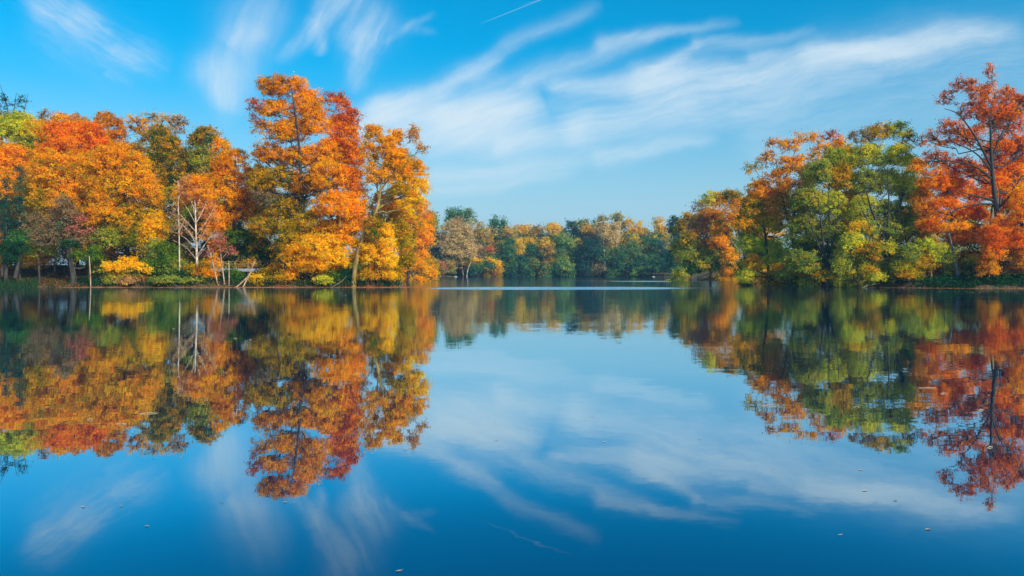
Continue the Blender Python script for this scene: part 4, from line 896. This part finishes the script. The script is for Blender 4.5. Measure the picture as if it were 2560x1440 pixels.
# ------------------------------------------------------------------ sky
SUN_EL = math.radians(30); SUN_AZ = math.radians(138)      # azimuth clockwise from +Y: from the right, a little behind the camera
w = bpy.data.worlds.new('World'); sc.world = w; w.use_nodes = True
nt = w.node_tree; nt.nodes.clear(); L = nt.links.new
sky = N(nt, 'ShaderNodeTexSky', sky_type='NISHITA'); sky.sun_disc = False
sky.sun_elevation = SUN_EL; sky.sun_rotation = SUN_AZ; sky.air_density = 1.0; sky.dust_density = .3; sky.ozone_density = 2.0
tc = N(nt, 'ShaderNodeTexCoord')
sp = N(nt, 'ShaderNodeSeparateXYZ'); L(tc.outputs['Generated'], sp.inputs[0])
def M(op, a, b=None, c=None, clamp=False):
    n = N(nt, 'ShaderNodeMath', operation=op); n.use_clamp = clamp
    for i, q in enumerate((a, b, c)):
        if q is None: continue
        if isinstance(q, (int, float)): n.inputs[i].default_value = q
        else: L(q, n.inputs[i])
    return n.outputs[0]
ay = M('MAXIMUM', M('ABSOLUTE', sp.outputs[1]), .08)
u = M('DIVIDE', M('MULTIPLY', M('DIVIDE', sp.outputs[0], ay), F), 1000.0)
v = M('DIVIDE', M('MULTIPLY', M('DIVIDE', sp.outputs[2], ay), F), 1000.0)
P0 = N(nt, 'ShaderNodeCombineXYZ'); L(u, P0.inputs[0]); L(v, P0.inputs[1])
# wind-blown warp
wn = N(nt, 'ShaderNodeTexNoise'); wn.inputs['Scale'].default_value = 3.0; wn.inputs['Detail'].default_value = 6; wn.inputs['Roughness'].default_value = .55
L(P0.outputs[0], wn.inputs['Vector'])
ws = N(nt, 'ShaderNodeVectorMath', operation='SUBTRACT'); L(wn.outputs['Color'], ws.inputs[0]); ws.inputs[1].default_value = (.5, .5, .5)
wm = N(nt, 'ShaderNodeVectorMath', operation='MULTIPLY_ADD'); L(ws.outputs[0], wm.inputs[0]); wm.inputs[1].default_value = (.12, .10, 0); L(P0.outputs[0], wm.inputs[2])
PW = wm.outputs[0]

g = bpy.data.node_groups.new('cirrus_streak', 'ShaderNodeTree')
for nm, ty in (('P', 'NodeSocketVector'), ('A', 'NodeSocketVector'), ('B', 'NodeSocketVector'), ('W1', 'NodeSocketFloat'), ('W2', 'NodeSocketFloat'), ('S', 'NodeSocketFloat')):
    g.interface.new_socket(nm, in_out='INPUT', socket_type=ty)
g.interface.new_socket('D', in_out='OUTPUT', socket_type='NodeSocketFloat')
gi = g.nodes.new('NodeGroupInput'); go = g.nodes.new('NodeGroupOutput')
def VM(op, a, b=None):
    n = g.nodes.new('ShaderNodeVectorMath'); n.operation = op; g.links.new(a, n.inputs[0])
    if b is not None: g.links.new(b, n.inputs[1])
    return n
def GM(op, a, b=None, clamp=False):
    n = g.nodes.new('ShaderNodeMath'); n.operation = op; n.use_clamp = clamp
    for i, q in enumerate((a, b)):
        if q is None: continue
        if isinstance(q, (int, float)): n.inputs[i].default_value = q
        else: g.links.new(q, n.inputs[i])
    return n.outputs[0]
PA = VM('SUBTRACT', gi.outputs['P'], gi.outputs['A']).outputs[0]; AB = VM('SUBTRACT', gi.outputs['B'], gi.outputs['A']).outputs[0]
tt_ = GM('DIVIDE', VM('DOT_PRODUCT', PA, AB).outputs['Value'], VM('DOT_PRODUCT', AB, AB).outputs['Value'], True)
scn = g.nodes.new('ShaderNodeVectorMath'); scn.operation = 'SCALE'; g.links.new(AB, scn.inputs[0]); g.links.new(tt_, scn.inputs['Scale'])
dist = VM('LENGTH', VM('SUBTRACT', PA, scn.outputs[0]).outputs[0]).outputs['Value']
wid = GM('ADD', GM('MULTIPLY', gi.outputs['W1'], GM('SUBTRACT', 1.0, tt_)), GM('MULTIPLY', gi.outputs['W2'], tt_))
q_ = GM('DIVIDE', dist, wid); e_ = GM('EXPONENT', GM('MULTIPLY', GM('MULTIPLY', q_, q_), -1.0))
tap_ = GM('SUBTRACT', 1.0, GM('POWER', tt_, 4.0))
g.links.new(GM('MULTIPLY', GM('MULTIPLY', e_, tap_), gi.outputs['S']), go.inputs['D'])

def fam(streaks, fibre_ang, fscale, lo=.35, hi=.68, amount=1.0, warp=True):
    tot = None
    for (xa, ya, xb, yb, w1, w2, s_) in streaks:
        n = nt.nodes.new('ShaderNodeGroup'); n.node_tree = g
        L(PW if warp else P0.outputs[0], n.inputs['P'])
        n.inputs['A'].default_value = ((xa-1280)/1000, (HZ-ya)/1000, 0); n.inputs['B'].default_value = ((xb-1280)/1000, (HZ-yb)/1000, 0)
        n.inputs['W1'].default_value = w1/1000; n.inputs['W2'].default_value = w2/1000; n.inputs['S'].default_value = s_
        tot = n.outputs[0] if tot is None else M('ADD', tot, n.outputs[0])
    if amount <= 0: return tot
    mp = N(nt, 'ShaderNodeMapping', vector_type='TEXTURE'); mp.inputs['Rotation'].default_value = (0, 0, math.radians(fibre_ang)); mp.inputs['Scale'].default_value = (6.0, 1, 1)
    L(PW, mp.inputs[0])
    fn = N(nt, 'ShaderNodeTexNoise'); fn.inputs['Scale'].default_value = fscale; fn.inputs['Detail'].default_value = 7; fn.inputs['Roughness'].default_value = .62
    L(mp.outputs[0], fn.inputs['Vector'])
    mr = N(nt, 'ShaderNodeMapRange', interpolation_type='SMOOTHSTEP'); mr.inputs[1].default_value = lo; mr.inputs[2].default_value = hi
    mr.inputs[3].default_value = 1-amount; mr.inputs[4].default_value = 1.15; L(fn.outputs[0], mr.inputs[0])
    f2 = N(nt, 'ShaderNodeTexNoise'); f2.inputs['Scale'].default_value = fscale*4.5; f2.inputs['Detail'].default_value = 6; f2.inputs['Roughness'].default_value = .72
    L(mp.outputs[0], f2.inputs['Vector'])
    m2 = N(nt, 'ShaderNodeMapRange'); m2.inputs[1].default_value = .32; m2.inputs[2].default_value = .68; m2.inputs[3].default_value = 1-.6*amount; m2.inputs[4].default_value = 1.35
    L(f2.outputs[0], m2.inputs[0])
    return M('MULTIPLY', M('MULTIPLY', tot, mr.outputs[0]), m2.outputs[0])
c1 = fam([(110, 0, 250, 70, 45, 30, .7), (200, 35, 290, 95, 26, 22, .8), (300, 120, 440, 190, 34, 30, .55), (350, 135, 410, 165, 22, 18, .5), (285, 182, 350, 218, 9, 8, .35), (150, 60, 400, 200, 70, 60, .22)], -32, 9, amount=.85)
c2 = fam([(640, 40, 560, 290, 70, 45, .32), (630, 95, 590, 130, 40, 34, .45), (570, 200, 575, 300, 55, 26, .55), (520, 200, 600, 320, 40, 40, .2)], 80, 6, amount=.35)
c3 = fam([(870, -40, 800, 50, 55, 34, .7), (800, 50, 690, 165, 26, 14, .5), (790, 60, 800, 150, 22, 14, .45), (930, 60, 860, 150, 50, 40, .6), (890, 100, 868, 250, 42, 16, .6), (960, 100, 1085, 30, 10, 7, .25), (980, 60, 1090, 80, 14, 10, .15)], 62, 7, amount=.7)
c4 = fam([(900, 320, 1100, 225, 34, 26, .6), (1100, 225, 1280, 110, 26, 18, .55), (1280, 110, 1500, 5, 18, 16, .3), (960, 330, 1350, 300, 60, 55, .85), (1130, 305, 1372, 258, 44, 50, 1.3), (940, 290, 1150, 270, 30, 50, .5), (1000, 365, 1400, 350, 22, 20, .35),
          (1330, 190, 1640, 80, 30, 20, .3), (1500, 105, 1860, 42, 18, 10, .45), (1200, 200, 1400, 190, 30, 20, .2)], 24, 7, lo=.3, hi=.62, amount=.55)
c5 = fam([(1400, 215, 1700, 205, 18, 44, .6), (1600, 215, 2050, 165, 42, 38, .9), (2050, 150, 2560, 75, 34, 30, .75), (1900, 135, 2300, 125, 18, 20, .5), (1620, 180, 1760, 100, 14, 16, .5), (1740, 105, 2060, 74, 20, 12, .4), 
          (1250, 360, 1500, 320, 26, 34, .6), (1450, 320, 1850, 275, 40, 38, .8), (1850, 270, 2200, 200, 34, 20, .35), (1080, 450, 1500, 400, 18, 20, .45), (1500, 400, 1800, 345, 22, 14, .55), (1090, 485, 1450, 430, 16, 10, .3),
          (1700, 240, 2700, 90, 70, 90, .32), (1900, 330, 2700, 150, 60, 90, .25), (1380, 270, 1750, 250, 40, 40, .2), (1100, 400, 1700, 330, 40, 40, .22)], 12, 6.5, lo=.28, hi=.62, amount=.62)
c6 = fam([(1420, -22, 1300, 14, 1.2, 1.0, .13), (1360, -4, 1195, 62, 1.2, .9, .2)], 0, 1, amount=0, warp=False)
tot = c1
for c_ in (c2, c3, c4, c5, c6): tot = M('ADD', tot, c_)
alpha = M('SUBTRACT', 1.0, M('EXPONENT', M('MULTIPLY', tot, -1.15)))
up = M('GREATER_THAN', sp.outputs[2], -0.02)
alpha = M('MULTIPLY', alpha, up, None, True)
hs = N(nt, 'ShaderNodeHueSaturation'); hs.inputs['Saturation'].default_value = 1.72; hs.inputs['Value'].default_value = 1.0; hs.inputs['Hue'].default_value = .485
L(sky.outputs[0], hs.inputs['Color'])
mxs = N(nt, 'ShaderNodeMix', data_type='RGBA'); L(alpha, mxs.inputs['Factor']); 
zf = N(nt, 'ShaderNodeMapRange', interpolation_type='SMOOTHSTEP'); zf.inputs[1].default_value = 0; zf.inputs[2].default_value = .36; zf.inputs[3].default_value = .85; zf.inputs[4].default_value = 1.15
L(sp.outputs[2], zf.inputs[0])
zs = N(nt, 'ShaderNodeVectorMath', operation='SCALE'); L(hs.outputs[0], zs.inputs[0]); L(zf.outputs[0], zs.inputs['Scale']); 
lowf = N(nt, 'ShaderNodeMapRange', interpolation_type='SMOOTHSTEP'); lowf.inputs[1].default_value = -.02; lowf.inputs[2].default_value = .30; lowf.inputs[3].default_value = .95; lowf.inputs[4].default_value = 0
L(sp.outputs[2], lowf.inputs[0])
lowm = N(nt, 'ShaderNodeMix', data_type='RGBA'); lowm.inputs['B'].default_value = (2.5, 4.1, 5.4, 1); L(lowf.outputs[0], lowm.inputs['Factor'])
L(zs.outputs[0], lowm.inputs['A']); L(lowm.outputs['Result'], mxs.inputs['A'])
mxs.inputs['B'].default_value = (5.0, 5.9, 6.5, 1)
SKYMIX = mxs
bg = N(nt, 'ShaderNodeBackground'); bg.inputs['Strength'].default_value = .11
L(mxs.outputs['Result'], bg.inputs[0])
wo = N(nt, 'ShaderNodeOutputWorld'); L(bg.outputs[0], wo.inputs[0])
w.cycles.sampling_method = 'MANUAL'; w.cycles.sample_map_resolution = 512

sd = bpy.data.lights.new('sun', 'SUN'); sd.energy = 5.0; sd.angle = math.radians(.5); sd.color = (1.0, .92, .72)
so = bpy.data.objects.new('sun', sd); col.objects.link(so)
dirv = Vector((math.sin(SUN_AZ)*math.cos(SUN_EL), math.cos(SUN_AZ)*math.cos(SUN_EL), math.sin(SUN_EL)))
so.rotation_euler = dirv.to_track_quat('Z', 'Y').to_euler(); so.location = (60, -40, 60)

# ------------------------------------------------------------------ camera
cd = bpy.data.cameras.new('camera'); co = bpy.data.objects.new('camera', cd); col.objects.link(co)
cd.sensor_width = 36; cd.lens = 36*F/2560; cd.clip_end = 4000; cd.clip_start = .1
cd.shift_y = -(720-HZ)/2560
co.location = (0, 0, CAMZ); co.rotation_euler = (math.radians(90), 0, 0)
sc.camera = co
sc.view_settings.view_transform = 'Standard'; sc.view_settings.look = 'None'; sc.view_settings.exposure = .4; sc.view_settings.gamma = 1
cy = sc.cycles
cy.max_bounces = 8; cy.diffuse_bounces = 4; cy.glossy_bounces = 2; cy.transmission_bounces = 5; cy.volume_bounces = 0; cy.transparent_max_bounces = 4
cy.sample_clamp_indirect = 4
